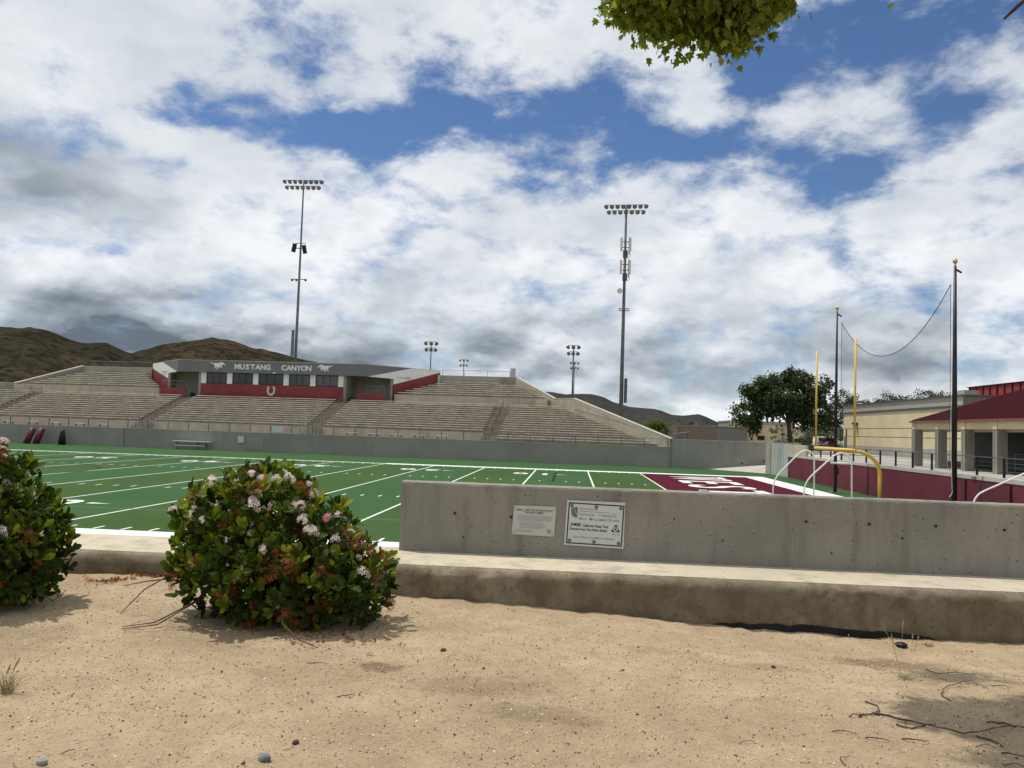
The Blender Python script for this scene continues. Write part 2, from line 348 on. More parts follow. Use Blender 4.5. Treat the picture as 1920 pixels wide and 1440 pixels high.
M['hill_near'] = mat_hill('scrub_hillside', (.062, .045, .030), (.036, .031, .021), (.012, .015, .010))
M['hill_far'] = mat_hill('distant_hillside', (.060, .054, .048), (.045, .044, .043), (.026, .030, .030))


# ------------------------------------------------------------------ building helpers
def wloc(o):
    v = Vector((0, 0, 0))
    while o is not None: v += o.location; o = o.parent
    return v
def tag(o, label=None, cat=None, group=None, kind=None):
    if label: o['label'] = label
    if cat: o['category'] = cat
    if group: o['group'] = group
    if kind: o['kind'] = kind
    return o
def thing(name, loc, label, cat, group=None):
    o = bpy.data.objects.new(name, None); o.empty_display_size = .2; COL.objects.link(o); o.location = loc
    return tag(o, label, cat, group)
def copy_tree(o, parent=None, loc=None):
    c = o.copy(); COL.objects.link(c); c.parent = parent
    if loc is not None: c.location = loc
    for ch in list(o.children): copy_tree(ch, c)
    return c
IDENT = lambda p: p
class MB:
    """collects geometry (world coordinates, or a local frame through T) and links it as one mesh object"""
    def __init__(self, T=IDENT): self.v = []; self.f = []; self.mi = []; self.T = T; self.cur = 0
    def add(self, vs, fs):
        b = len(self.v); self.v += [tuple(self.T(p)) for p in vs]
        self.f += [tuple(b + i for i in q) for q in fs]; self.mi += [self.cur] * len(fs)
    def box(self, x0, x1, y0, y1, z0, z1):
        self.add([(x0, y0, z0), (x1, y0, z0), (x1, y1, z0), (x0, y1, z0), (x0, y0, z1), (x1, y0, z1), (x1, y1, z1), (x0, y1, z1)],
                 [(0, 3, 2, 1), (4, 5, 6, 7), (0, 1, 5, 4), (1, 2, 6, 5), (2, 3, 7, 6), (3, 0, 4, 7)])
    def prism(self, pts, off):
        """polygon pts (3-D, any plane) swept by vector off"""
        n = len(pts); q = [tuple(a + b for a, b in zip(p, off)) for p in pts]
        self.add(list(pts) + q, [tuple(range(n - 1, -1, -1)), tuple(range(n, 2 * n))] + [(i, (i + 1) % n, n + (i + 1) % n, n + i) for i in range(n)])
    def quad(self, *p): self.add(list(p), [tuple(range(len(p)))])
    def tube(self, path, r, n=8, r2=None, caps=True):
        P = [Vector(p) for p in path]; m = len(P); vs = []
        rs = [r + (((r2 if r2 is not None else r) - r) * i / (m - 1)) for i in range(m)] if not isinstance(r, (list, tuple)) else r
        ref = None
        for i, p in enumerate(P):
            d = (P[min(i + 1, m - 1)] - P[max(i - 1, 0)]).normalized()
            if ref is None:
                ref = Vector((0, 0, 1)) if abs(d.z) < .9 else Vector((1, 0, 0))
            a = (ref - d * ref.dot(d)).normalized(); b = d.cross(a); ref = a
            for k in range(n):
                t = 2 * math.pi * k / n; vs.append(p + (a * math.cos(t) + b * math.sin(t)) * rs[i])
        fs = [(i * n + k, i * n + (k + 1) % n, (i + 1) * n + (k + 1) % n, (i + 1) * n + k) for i in range(m - 1) for k in range(n)]
        if caps: fs += [tuple(range(n - 1, -1, -1)), tuple((m - 1) * n + k for k in range(n))]
        self.add([tuple(q) for q in vs], fs)
    def lathe(self, c, prof, n=12, axis=(0, 0, 1)):
        """prof: list of (height along axis, radius)"""
        ax = Vector(axis).normalized(); a = ax.orthogonal().normalized(); b = ax.cross(a); c = Vector(c); vs = []
        for h, r in prof:
            for k in range(n):
                t = 2 * math.pi * k / n; vs.append(tuple(c + ax * h + (a * math.cos(t) + b * math.sin(t)) * r))
        m = len(prof)
        fs = [(i * n + k, i * n + (k + 1) % n, (i + 1) * n + (k + 1) % n, (i + 1) * n + k) for i in range(m - 1) for k in range(n)]
        fs += [tuple(range(n - 1, -1, -1)), tuple((m - 1) * n + k for k in range(n))]
        self.add(vs, fs)
    def text(self, s, org, xd, yd, size, bold=0.0, sx=1.0, align='LEFT', shear=0.0, spacing=1.0):
        cu = bpy.data.curves.new('t', 'FONT'); cu.body = s; cu.size = 1; cu.offset = bold; cu.align_x = align; cu.shear = shear; cu.resolution_u = 3
        cu.space_character = spacing
        ob = bpy.data.objects.new('t', cu); COL.objects.link(ob)
        dg = bpy.context.evaluated_depsgraph_get(); me = bpy.data.meshes.new_from_object(ob.evaluated_get(dg))
        xd, yd, org = Vector(xd), Vector(yd), Vector(org)
        self.add([tuple(org + xd * v.co.x * size * sx + yd * v.co.y * size) for v in me.vertices], [tuple(p.vertices) for p in me.polygons])
        bpy.data.objects.remove(ob); bpy.data.curves.remove(cu); bpy.data.meshes.remove(me)
    def build(self, name, mats, parent=None, smooth=False, bevel=0.0):
        me = bpy.data.meshes.new(name)
        o = wloc(parent) if parent is not None else Vector((0, 0, 0))
        me.from_pydata([(x - o.x, y - o.y, z - o.z) for x, y, z in self.v], [], self.f)
        ms = mats if isinstance(mats, (list, tuple)) else [mats]
        for m in ms: me.materials.append(m)
        if len(ms) > 1: me.polygons.foreach_set('material_index', self.mi)
        if smooth: me.polygons.foreach_set('use_smooth', [True] * len(me.polygons))
        me.update()
        ob = bpy.data.objects.new(name, me); COL.objects.link(ob); ob.parent = parent
        if bevel:
            b = ob.modifiers.new('bevel', 'BEVEL'); b.width = bevel; b.segments = 2; b.limit_method = 'ANGLE'
        return ob
def structure(o): return tag(o, kind='structure')

def scatter(name, tv, tf, pos, rot, scl, material, parent=None, rnd=None, smooth=False):
    """many copies of a small template in ONE mesh; rot (n,3,3), scl (n,) or (n,3); rnd kept as a point attribute"""
    tv = np.asarray(tv, float); pos = np.asarray(pos, float); n = len(pos); k = len(tv)
    scl = np.asarray(scl, float); scl = scl[:, None] if scl.ndim == 1 else scl
    P = np.einsum('nij,nkj->nki', rot, tv[None] * scl[:, None, :]) + pos[:, None, :]
    o = wloc(parent) if parent is not None else Vector((0, 0, 0))
    P = (P - np.array(o)).reshape(-1, 3)
    lens = [len(f) for f in tf]; flat = np.concatenate([np.array(f) for f in tf])
    F = (flat[None] + (np.arange(n) * k)[:, None]).ravel(); L = np.tile(lens, n)
    me = bpy.data.meshes.new(name); me.vertices.add(len(P)); me.vertices.foreach_set('co', P.ravel())
    me.loops.add(len(F)); me.loops.foreach_set('vertex_index', F.astype(np.int32))
    me.polygons.add(len(L)); me.polygons.foreach_set('loop_start', np.concatenate([[0], np.cumsum(L)[:-1]]).astype(np.int32))
    if rnd is None: rnd = RNG.random(n)
    a = me.attributes.new('rnd', 'FLOAT', 'POINT'); a.data.foreach_set('value', np.repeat(rnd, k).astype(np.float32))
    if smooth: me.polygons.foreach_set('use_smooth', [True] * len(me.polygons))
    me.materials.append(material); me.update(calc_edges=True); me.validate()
    ob = bpy.data.objects.new(name, me); COL.objects.link(ob); ob.parent = parent
    return ob
def frames(z, x=None):
    """rotation matrices whose third column is z and first column near x"""
    z = z / np.linalg.norm(z, axis=1, keepdims=True)
    if x is None: x = RNG.normal(size=z.shape)
    x = x - z * np.sum(x * z, axis=1, keepdims=True); x /= np.linalg.norm(x, axis=1, keepdims=True) + 1e-9
    y = np.cross(z, x)
    return np.stack([x, y, z], axis=2)

# ================================================================== SETTING
FY = 24.384; YD = .9144
# stand frame: s along the far wall, t behind it
TH = math.atan2(-3.6, 79.3); SO = (4.3, 39.5); EX = (math.cos(TH), math.sin(TH)); EY = (-math.sin(TH), math.cos(TH))
def ST(p): s, t, z = p; return (SO[0] + EX[0] * s + EY[0] * t, SO[1] + EX[1] * s + EY[1] * t, z)

m = MB(); m.quad((-112, -40.7, 0), (13.5, -40.7, 0), (13.5, 33.6, 0), (8.1, 39.45, 0), (-112, 45.2, 0))
structure(m.build('turf_field', M['turf']))
# painted lines, 4 mm and 8 mm above the turf
L = MB(); Z1 = .004; Z2 = .008
def rect(mb, x0, x1, y0, y1, z): mb.quad((x0, y0, z), (x1, y0, z), (x1, y1, z), (x0, y1, z))
XB = 9.144; XL = -100.584
rect(L, -25 * YD, XB + 1.83, FY, FY + 1.75, Z1)                # far border, bright part
rect(L, XL, XB + 1.83, -FY - 1.83, -FY, Z1)                    # near border
rect(L, XB, XB + 1.83, -FY, FY, Z1)                            # end line border
rect(L, XL - .1, XL, -FY, FY, Z1)
for i in range(0, 21):
    x = -i * 5 * YD
    rect(L, x - .055, x + .055, -FY, FY, Z1)
for i in range(1, 100):
    if i % 5 == 0: continue
    x = -i * YD
    for y0, y1 in ((FY - .7, FY), (8.3, 8.92), (-8.78, -8.16), (-FY + .1, -FY + .75)): rect(L, x - .05, x + .05, y0, y1, Z1)
structure(L.build('field_lines', M['line']))
L = MB(); rect(L, XL, -25 * YD - .01, FY + .25, FY + 1.5, Z1)
structure(L.build('faded_border_line', M['line_faded']))
L = MB(); rect(L, XL, XB, -18.62, -18.55, Z1); rect(L, XL, -9, 12.2, 12.25, Z1)
structure(L.build('soccer_line', M['line_thin']))
L = MB(); rect(L, -7.42, -7.2, 8.0, 20.6, Z2)
n = 40
for k in range(n):      # centre circle arc of the soccer lines
    a0, a1 = [math.pi * (.5 - q / n) * 1.0 for q in (k, k + 1)]
    cx, cy, r0, r1 = -45.72, 0, 9.05, 9.2
    L.quad((cx + r0 * math.cos(a0), cy + r0 * math.sin(a0), Z1 + .002), (cx + r1 * math.cos(a0), cy + r1 * math.sin(a0), Z1 + .002), (cx + r1 * math.cos(a1), cy + r1 * math.sin(a1), Z1 + .002), (cx + r0 * math.cos(a1), cy + r0 * math.sin(a1), Z1 + .002))
structure(L.build('black_turf_marks', M['blackturf']))
L = MB(); rect(L, .055, XB, -FY, FY, Z1)
structure(L.build('end_zone_paint', M['endzone']))
# numerals and end-zone word
L = MB()
for i, s in ((10, '10'), (20, '20'), (30, '30'), (40, '40'), (50, '50'), (60, '40'), (70, '30'), (80, '20'), (90, '10')):
    x = -i * YD
    for (ya, sg) in ((18.05, -1), (-18.05, 1)):
        xd = (sg, 0, 0); yd = (0, sg, 0)
        a, b = (s[0], s[1])
        L.text(a, (x - sg * 1.62, ya, Z2), xd, yd, 2.55, .035, .95)
        L.text(b, (x + sg * .32, ya, Z2), xd, yd, 2.55, .035, .95)
        if i != 50:
            q = 1 if i < 50 else -1
            bx = x + q * 1.95; yc = ya + sg * .9
            L.quad((bx, yc - .22, Z2), (bx + q * .95, yc, Z2), (bx, yc + .22, Z2))
lx = 6.75 - 2.3
for ch, yc, w in (('W', 19.6, 1.02), ('E', 14.2, 1.5), ('S', 9.2, 1.5), ('T', 4.3, 1.5)):
    L.text(ch, (2.25, yc, Z2), (0, -1, 0), (1, 0, 0), 6.3, .012, w * .8, 'CENTER')
# slab feet on the letters
for (y0, y1, x0, x1) in ((21.9, 20.3, 6.1, 6.7), (18.9, 17.3, 6.1, 6.7), (5.3, 3.3, 2.2, 2.75)): rect(L, x0, x1, y1, y0, Z2)
for ch, yc, w in (('V', -3.2, 1.3), ('A', -7.8, 1.3), ('L', -12.3, 1.3), ('L', -16.2, 1.3)):
    pass
structure(L.build('field_numerals', M['line']))

# ramp of pale paving, concourse and open ground around the sunken field
m = MB()
m.quad((8.05, 39.3, .004), (13.02, 33.3, .004), (26.6, 33.3, 1.98), (26.6, 38.6, 1.98))
structure(m.build('access_ramp', M['conc_light']))
m = MB()
m.quad((13.6, -41.7, 2.0), (60, -41.7, 2.0), (60, 32.3, 2.0), (13.6, 32.3, 2.0)); m.quad((26.6, 32.3, 2.0), (60, 32.3, 2.0), (60, 70, 2.0), (26.6, 70, 2.0))
structure(m.build('concourse_paving', M['conc_light']))
m = MB()
m.quad((60, -41.7, 1.95), (9000, -41.7, 1.95), (9000, 9000, 1.95), (60, 9000, 1.95))
m.quad((26.6, 70, 1.95), (60, 70, 1.95), (60, 9000, 1.95), (26.6, 9000, 1.95))
m.quad((-112, 45.5, 1.9), (8.2, 39.7, 1.9), (26.6, 38.9, 1.9), (26.6, 9000, 1.9), (-112, 9000, 1.9))
m.quad((-9000, -41.7, 1.9), (-112, -41.7, 1.9), (-112, 9000, 1.9), (-9000, 9000, 1.9))
structure(m.build('open_ground', M['outer']))

# dirt bank under the camera: one sheet, fine where it is seen
def ground_z(x, y):
    kx = [-400, -12, -10, -7.4, -6.1, -4.9, -3.5, -2, 3, 400]; kz = [2.04, 2.05, 2.04, 1.97, 1.915, 1.835, 1.785, 1.80, 1.86, 1.9]
    z0 = float(np.interp(x, kx, kz)); w = min(1, max(0, (-41.7 - y) / 3.2)); w = w * w * (3 - 2 * w)
    z = z0 * (1 - w) + 2.0 * w
    if -17 < x < 5 and y > -50:
        z += .028 * mnoise.fractal((x * .9, y * .9, 1.3), .8, 2.1, 4) + .018 * mnoise.noise((x * 4, y * 4, 5)) + .010 * mnoise.noise((x * 9, y * 9, 2)) + .0035 * mnoise.noise((x * 31, y * 31, 9)) + .003 * mnoise.noise((x * 57, y * 57, 3))
        for cx, cy, rr, h in ((-5.85, -44.85, .16, -.03), (-4.95, -44.95, .2, -.025), (-7.2, -43.9, .25, -.03), (-5.0, -43.45, .3, -.02)):
            z += h * math.exp(-((x - cx) ** 2 + (y - cy) ** 2) / rr ** 2)
    return z
xs = np.unique(np.concatenate([np.linspace(-9000, -200, 5), np.linspace(-200, -16, 30), np.arange(-16, -11, .08), np.arange(-11, -1.5, .022), np.arange(-1.5, 3.0, .06), np.linspace(3, 200, 30), np.linspace(200, 9000, 5)]))
ys = np.unique(np.concatenate([np.linspace(-9000, -60, 8), np.arange(-60, -48, 1.0), np.arange(-48, -46, .06), np.arange(-46, -41.69, .022), [-41.66]]))
vs = [(x, y, ground_z(x, y)) for y in ys for x in xs]; nx = len(xs)
fs = [(j * nx + i, j * nx + i + 1, (j + 1) * nx + i + 1, (j + 1) * nx + i) for j in range(len(ys) - 1) for i in range(nx - 1)]
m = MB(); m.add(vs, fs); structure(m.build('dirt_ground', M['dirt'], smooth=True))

# hills: ridges with real depth
def hill(name, pts, D, W_, material, amp, seed, base=1.0):
    azs = [p[0] for p in pts]; els = [p[1] for p in pts]
    na, nr = 260, 46; a0, a1 = azs[0] - 14, azs[-1] + 9
    vs = []
    for j in range(nr):
        q = -1 + 2 * j / (nr - 1)
        for i in range(na):
            a = a0 + (a1 - a0) * i / (na - 1)
            e = float(np.interp(a, azs, els)); edge = 1.0
            if a < azs[0]: edge = max(0, 1 - (azs[0] - a) / 14) ** .8
            if a > azs[-1]: edge = max(0, 1 - (a - azs[-1]) / 9) ** 1.2
            h = (D * math.tan(R(e)) + 3.586 - base) * edge
            d = D + q * W_; x = CAM.x + d * math.sin(R(a)); y = CAM.y + d * math.cos(R(a))
            f = .5 + .5 * math.cos(math.pi * q)
            f = f ** .85
            nz = mnoise.fractal((x * 3.2 / D + seed, y * 3.2 / D, 0), .9, 2.0, 6) * amp * h * (1 - f ** 6) * min(1, f * 3)
            nz += mnoise.fractal((x * 26 / D + seed, y * 26 / D, 3), .9, 2.0, 5) * amp * .10 * h * f
            vs.append((x, y, base + h * f + nz))
    fs = [(j * na + i, j * na + i + 1, (j + 1) * na + i + 1, (j + 1) * na + i) for j in range(nr - 1) for i in range(na - 1)]
    mm = MB(); mm.add(vs, fs); return structure(mm.build(name, material, smooth=True))
hill('scrub_hill', [(-52, 4.3), (-44, 4.4), (-36.07, 4.62), (-34.4, 4.66), (-33.3, 4.50), (-31.84, 4.10), (-30.37, 4.08), (-29.14, 3.55), (-27.3, 3.2), (-24, 2.6)], 620, 300, M['hill_near'], .35, 3.1)
hill('scrub_hill', [(-38, 1.6), (-33, 2.6), (-30.9, 3.1), (-29.14, 3.75), (-27.33, 4.45), (-25.77, 4.85), (-24.16, 5.1), (-22.83, 5.0), (-21.47, 4.58), (-20.11, 4.42), (-18.02, 4.0), (-15.89, 3.55), (-13, 2.6), (-10, 1.9)], 950, 380, M['hill_near'], .30, 8.7)
hill('distant_hill', [(-10, 2.2), (-4, 2.55), (-1.44, 2.55), (-.52, 2.42), (1.31, 2.5), (2.1, 2.3), (2.78, 1.98), (3.88, 1.70), (5.5, 1.62), (6.0, 1.52), (6.75, 1.27), (7.5, 1.24), (8.51, 1.36), (9.0, 1.2), (9.74, .86), (10.78, .50), (12, .2)], 2300, 900, M['hill_far'], .25, 1.2)
hill('distant_hill', [(5, .3), (8, .6), (9.74, .84), (10.95, 1.08), (12.99, 1.0), (14.32, .72), (16.93, .6), (20, .7), (26, .6), (34, .8)], 4200, 1300, M['hill_far'], .2, 5.5)

# ================================================================== FAR GRANDSTAND
GS = thing('grandstand', ST((-50, 0, 0)), 'long concrete grandstand with rows of bench seating across the far side of the green field', 'grandstand')
N = 16; RUN = .78; RISE = .265; T0 = .45; ZT = 2.1
SLOPE = .935
def sR(t): return -SLOPE * t - .15
def sL(t): return -100 + SLOPE * t + .15
AIS = [(-20.4, -18.7), (-40.9, -39.1), (-61.6, -59.8), (-82.2, -80.5)]
def zt(i): return ZT + RISE * i
def tt(i): return T0 + RUN * i
tier = MB(ST)
# lower tier slabs
for i in range(N):
    t0, t1 = tt(i), tt(i + 1); z1 = zt(i); z0 = z1 - .9
    if i < 3:
        tier.box(AIS[0][0], sR(t0), t0, t1, 0, z1); tier.box(sL(t0), AIS[3][1], t0, t1, 0, z1)
        for a, b in AIS[1:3]: tier.box(a, b, t0, t1, 0, z1)
    else:
        tier.box(sL(t0), sR(t0), t0, t1, z0, z1)
    for a, b in AIS:         # half steps in the aisles
        if i < N - 1: tier.box(a + .12, b - .12, t1 - .36, t1 - .01, z1, z1 + RISE / 2)
# front walkways
for a, b in ((AIS[1][1], AIS[0][0]), (AIS[2][1], AIS[1][0]), (AIS[3][1], AIS[2][0])): tier.box(a, b, .32, tt(3) - .01, 1.2, 2.02)
# cross aisle and upper tier
ZX = zt(N - 1) + .12; TX0 = tt(N); TX1 = 14.55
tier.box(sL(TX0), sR(TX0), TX0, TX1, ZX - .9, ZX)
NU = 7; UR = .80; UZ = .30; TU0 = 14.8; ZU = 7.32
for j in range(NU):
    t0, t1 = TU0 + UR * j, TU0 + UR * (j + 1); z1 = ZU + UZ * j
    fr = -34.0 + (t0 - TU0) * 1.0; fl = -100 - fr
    tier.box(fr, sR(t0), t0, t1, z1 - 1, z1); tier.box(sL(t0), fl, t0, t1, z1 - 1, z1)
tier.build('seating_tier', M['conc_tier'], GS)
fw = MB(ST)      # front wall along the field
fw.box(-112, -.02, -.0, .3, -.2, 2.14)
o = fw.build('front_wall', M['conc_grey'], GS)
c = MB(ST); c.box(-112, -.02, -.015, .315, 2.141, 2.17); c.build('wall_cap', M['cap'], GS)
jp = MB(ST); jp.box(-90, -61.6, -.12, -.003, -.2, 2.05); jp.build('front_wall_panel', M['conc_grey'], GS)
bw = MB(ST)      # beige walls below the first raised row
for a, b in ((AIS[1][1], AIS[0][0]), (AIS[2][1], AIS[1][0]), (AIS[3][1], AIS[2][0])): bw = MB(ST); bw.box(a + .003, b - .003, tt(3) - .14, tt(3) - .003, 2.0, 3.0); bw.build('row_front_wall', M['conc_beige'], GS)
for a, b in ((-33.95, sR(TU0) - .1), (sL(TU0) + .1, -66.05)): bw = MB(ST); bw.box(a, b, TU0 - .2, TU0 - .005, ZX - .3, ZU + .12); bw.build('row_front_wall', M['conc_beige'], GS)
# back walls of the upper tier
TB = TU0 + UR * NU
for a_, b_ in ((-29.2, sR(TB) + .14), (sL(TB) - .14, -70.6)):
    b = MB(ST); b.box(a_, b_, TB, TB + .25, 0, 10.36); b.build('back_wall', M['conc'], GS)
    b = MB(ST); b.box(a_, b_, TB - .02, TB + .27, 10.361, 10.42); b.build('back_wall_cap', M['conc_light'], GS)
b = MB(ST); b.box(-29.55, -29.203, TB - .3, TB + .25, 8.5, 10.42); b.build('wall_pier', M['conc_light'], GS)
# stepped end walls on the diagonal ends
prof = [(0, 3.02), (11.6, 7.42), (14.3, 7.42), (TB, 10.4), (TB, 0), (0, -.2)]
for side, fn in ((1, lambda t: -SLOPE * t), (-1, lambda t: -100 + SLOPE * t)):
    w = MB(ST); w.prism([(fn(t), t, z) for t, z in prof], (side * .28, 0, 0)); w.build('end_wall', M['conc_beige'] if side > 0 else M['conc'], GS)
    w = MB(ST)
    for (ta, za), (tb, zb) in zip(prof[:3], prof[1:4]):
        w.prism([(fn(ta) - side * .03, ta, za + .002), (fn(tb) - side * .03, tb, zb + .002), (fn(tb) - side * .03, tb, zb + .09), (fn(ta) - side * .03, ta, za + .09)], (side * .36, 0, 0))
    w.build('end_wall_cap', M['cap'], GS)
    w = MB(ST)      # handrail fixed to the inside
    for (ta, za), (tb, zb) in ((prof[0], prof[1]), (prof[2], prof[3])):
        k = 9 if ta == 0 else 5
        w.tube([(fn(ta) - side * .14, ta + .3, za - .28), (fn(tb) - side * .14, tb - .1, zb - .34)], .022, 6)
        for q in range(k):
            f = (q + .5) / k; t = ta + .3 + (tb - ta - .4) * f; z = za - .28 + (zb - za - .06) * f
            w.tube([(fn(t) - side * .14, t, z), (fn(t) - side * .01, t, z - .12)], .016, 5)
    w.build('wall_handrail', M['galv'], GS)
# landing blocks beside the diagonal ends
for bx_ in ((-15.6, -14.2, 13.0, 14.5, ZX, ZX + 1.05), (-17.0, -16.5, 14.1, 14.5, ZX, ZX + .6), (-85.8, -84.4, 13.0, 14.5, ZX, ZX + 1.05)):
    w = MB(ST); w.box(*bx_); w.build('landing_block', M['conc_beige'], GS)
# benches
def bench(a, b, t0, z, leg_h=.38):
    mb = MB(ST); mb.cur = 0; w = b - a
    mb.box(a + .1, b - .1, t0 + .20, t0 + .52, z + leg_h - .03, z + leg_h + .06); mb.cur = 1
    k = max(2, int(w / 3.3))
    for q in range(k + 1):
        s = a + .25 + (w - .56) * q / k; mb.box(s, s + .05, t0 + .40, t0 + .48, z, z + leg_h - .002)
    pass
    return mb.build('bench', [M['bench'], M['leg'], M['leg']], GS)
secs = [(AIS[1][1], AIS[0][0]), (AIS[2][1], AIS[1][0]), (AIS[3][1], AIS[2][0])]
for i in range(N):
    t0 = tt(i); z = zt(i)
    bench(AIS[0][1], sR(t0 + .6) - .35, t0, z)
    if i >= 3:
        for a, b in secs: bench(a, b, t0, z)
    if i >= 9: pass
    bench(sL(t0 + .6) + .35, AIS[3][0], t0, z)
for j in range(NU):
    t0 = TU0 + UR * j; z = ZU + UZ * j; fr = -33.7 + (t0 - TU0) * 1.0
    bench(fr, sR(t0 + .6) - .35 - (1.6 if j == NU - 1 else 0), t0, z); bench(sL(t0 + .6) + .35, -100 - fr, t0, z)
# railing above the front wall
rl = MB(ST)
for a, b in ((-98, -.2),):
    rl.tube([(a, .17, 3.02), (b, .17, 3.02)], .025, 5); 
    for z in (2.4, 2.62, 2.83): rl.tube([(a, .17, z), (b, .17, z)], .006, 4)
    k = 40
    for q in range(k + 1):
        s = a + (b - a) * q / k; rl.box(s - .03, s + .03, .14, .2, 2.171, 3.02)
rl.build('front_railing', M['galv_dark'], GS)
rl = MB(ST)      # railing on the back walls
for a, b in ((-29, -19.8), (-80, -70.8)):
    rl = MB(ST); rl.tube([(a, TB + .1, 11.15), (b, TB + .1, 11.15)], .028, 5); k = 3
    for z in (10.6, 10.8, 10.98): rl.tube([(a, TB + .1, z), (b, TB + .1, z)], .007, 4)
    for q in range(k + 1): s = a + (b - a) * q / k; rl.tube([(s, TB + .1, 10.4), (s, TB + .1, 11.15)], .025, 5)
    rl.build('back_railing', M['galv_dark'], GS)
rl = MB(ST)
for q in range(14): rl.box(-19.75 + q * .05, -19.72 + q * .05, TB + .05, TB + .09, 10.42, 11.5)
rl.box(-19.8, -19.05, TB + .04, TB + .10, 11.5, 11.56)
rl.build('corner_gate', M['galv_dark'], GS)
for a, b in AIS:
    h = MB(ST); s = (a + b) / 2
    for g in ((0, 3), (4, 7), (8, 11), (12, 15)):
        p0 = (s, tt(g[0]) + .3, zt(g[0])); p1 = (s, tt(g[1]) + .3, zt(g[1]))
        h.tube([p0, (s, p0[1], p0[2] + .88), (s, p1[1], p1[2] + .88), p1], .028, 6)
        pm = [(x + y) / 2 for x, y in zip(p0, p1)]; h.tube([tuple(pm), (pm[0], pm[1], pm[2] + .88)], .022, 5)
    h.build('aisle_handrail', M['galv_dark'], GS)
# short stairs at the walkway beside each middle aisle
h = MB(ST)
for a, b in AIS[1:3]:
    for s in (a - .02, b + .02):
        h.tube([(s, .6, 2.05), (s, .6, 2.95), (s, tt(3), 3.8), (s, tt(3), 2.9)], .026, 6)
h.build('stair_handrail', M['galv_dark'], GS)

# ---- press box at the middle of the stand
PB = thing('press_box', ST((-50, 13.4, 6)), 'long press box on the grandstand with white lettering on its grey fascia', 'press box')
TF = 13.25; L0, L1 = -59.55, -40.3; F0, F1 = -62.55, -37.25; ZB, ZTOP = 9.57, 11.08
w = MB(ST); w.box(L0, L1, TF, TF + 3.6, 5.9, 8.13); w.build('lower_wall', M['red_paint'], PB)
w = MB(ST); w.box(L0 + .02, L1 - .02, TF + .35, TF + 3.5, 8.135, ZB - .003); w.build('interior_wall', M['black'], PB)
pil = [-59.42, -55.45, -51.75, -47.9, -44.45, -40.98]
pil = [L0 + .02 + (L1 - L0 - .75) * q for q in (0, .192, .384, .606, .799, 1.0)]
for s in pil:
    w = MB(ST); w.box(s, s + .70, TF - .03, TF + .34, 8.133, ZB - .004); w.build('pillar', M['white_paint'], PB)
for i in range(5):
    a, b = pil[i] + .70, pil[i + 1]
    w = MB(ST); w.box(a + .003, b - .003, TF + .10, TF + .18, 8.16, 8.24); w.box(a + .003, b - .003, TF + .10, TF + .18, ZB - .10, ZB - .01)
    for q in (0, .32, .64, 1): s = a + .03 + (b - a - .14) * q; w.box(s, s + .08, TF + .09, TF + .19, 8.242, ZB - .102)
    fr = w.build('window', M['frame'], PB)
    w = MB(ST); w.box(a + .02, b - .02, TF + .13, TF + .15, 8.242, ZB - .102); w.build('pane', M['glass'], fr)
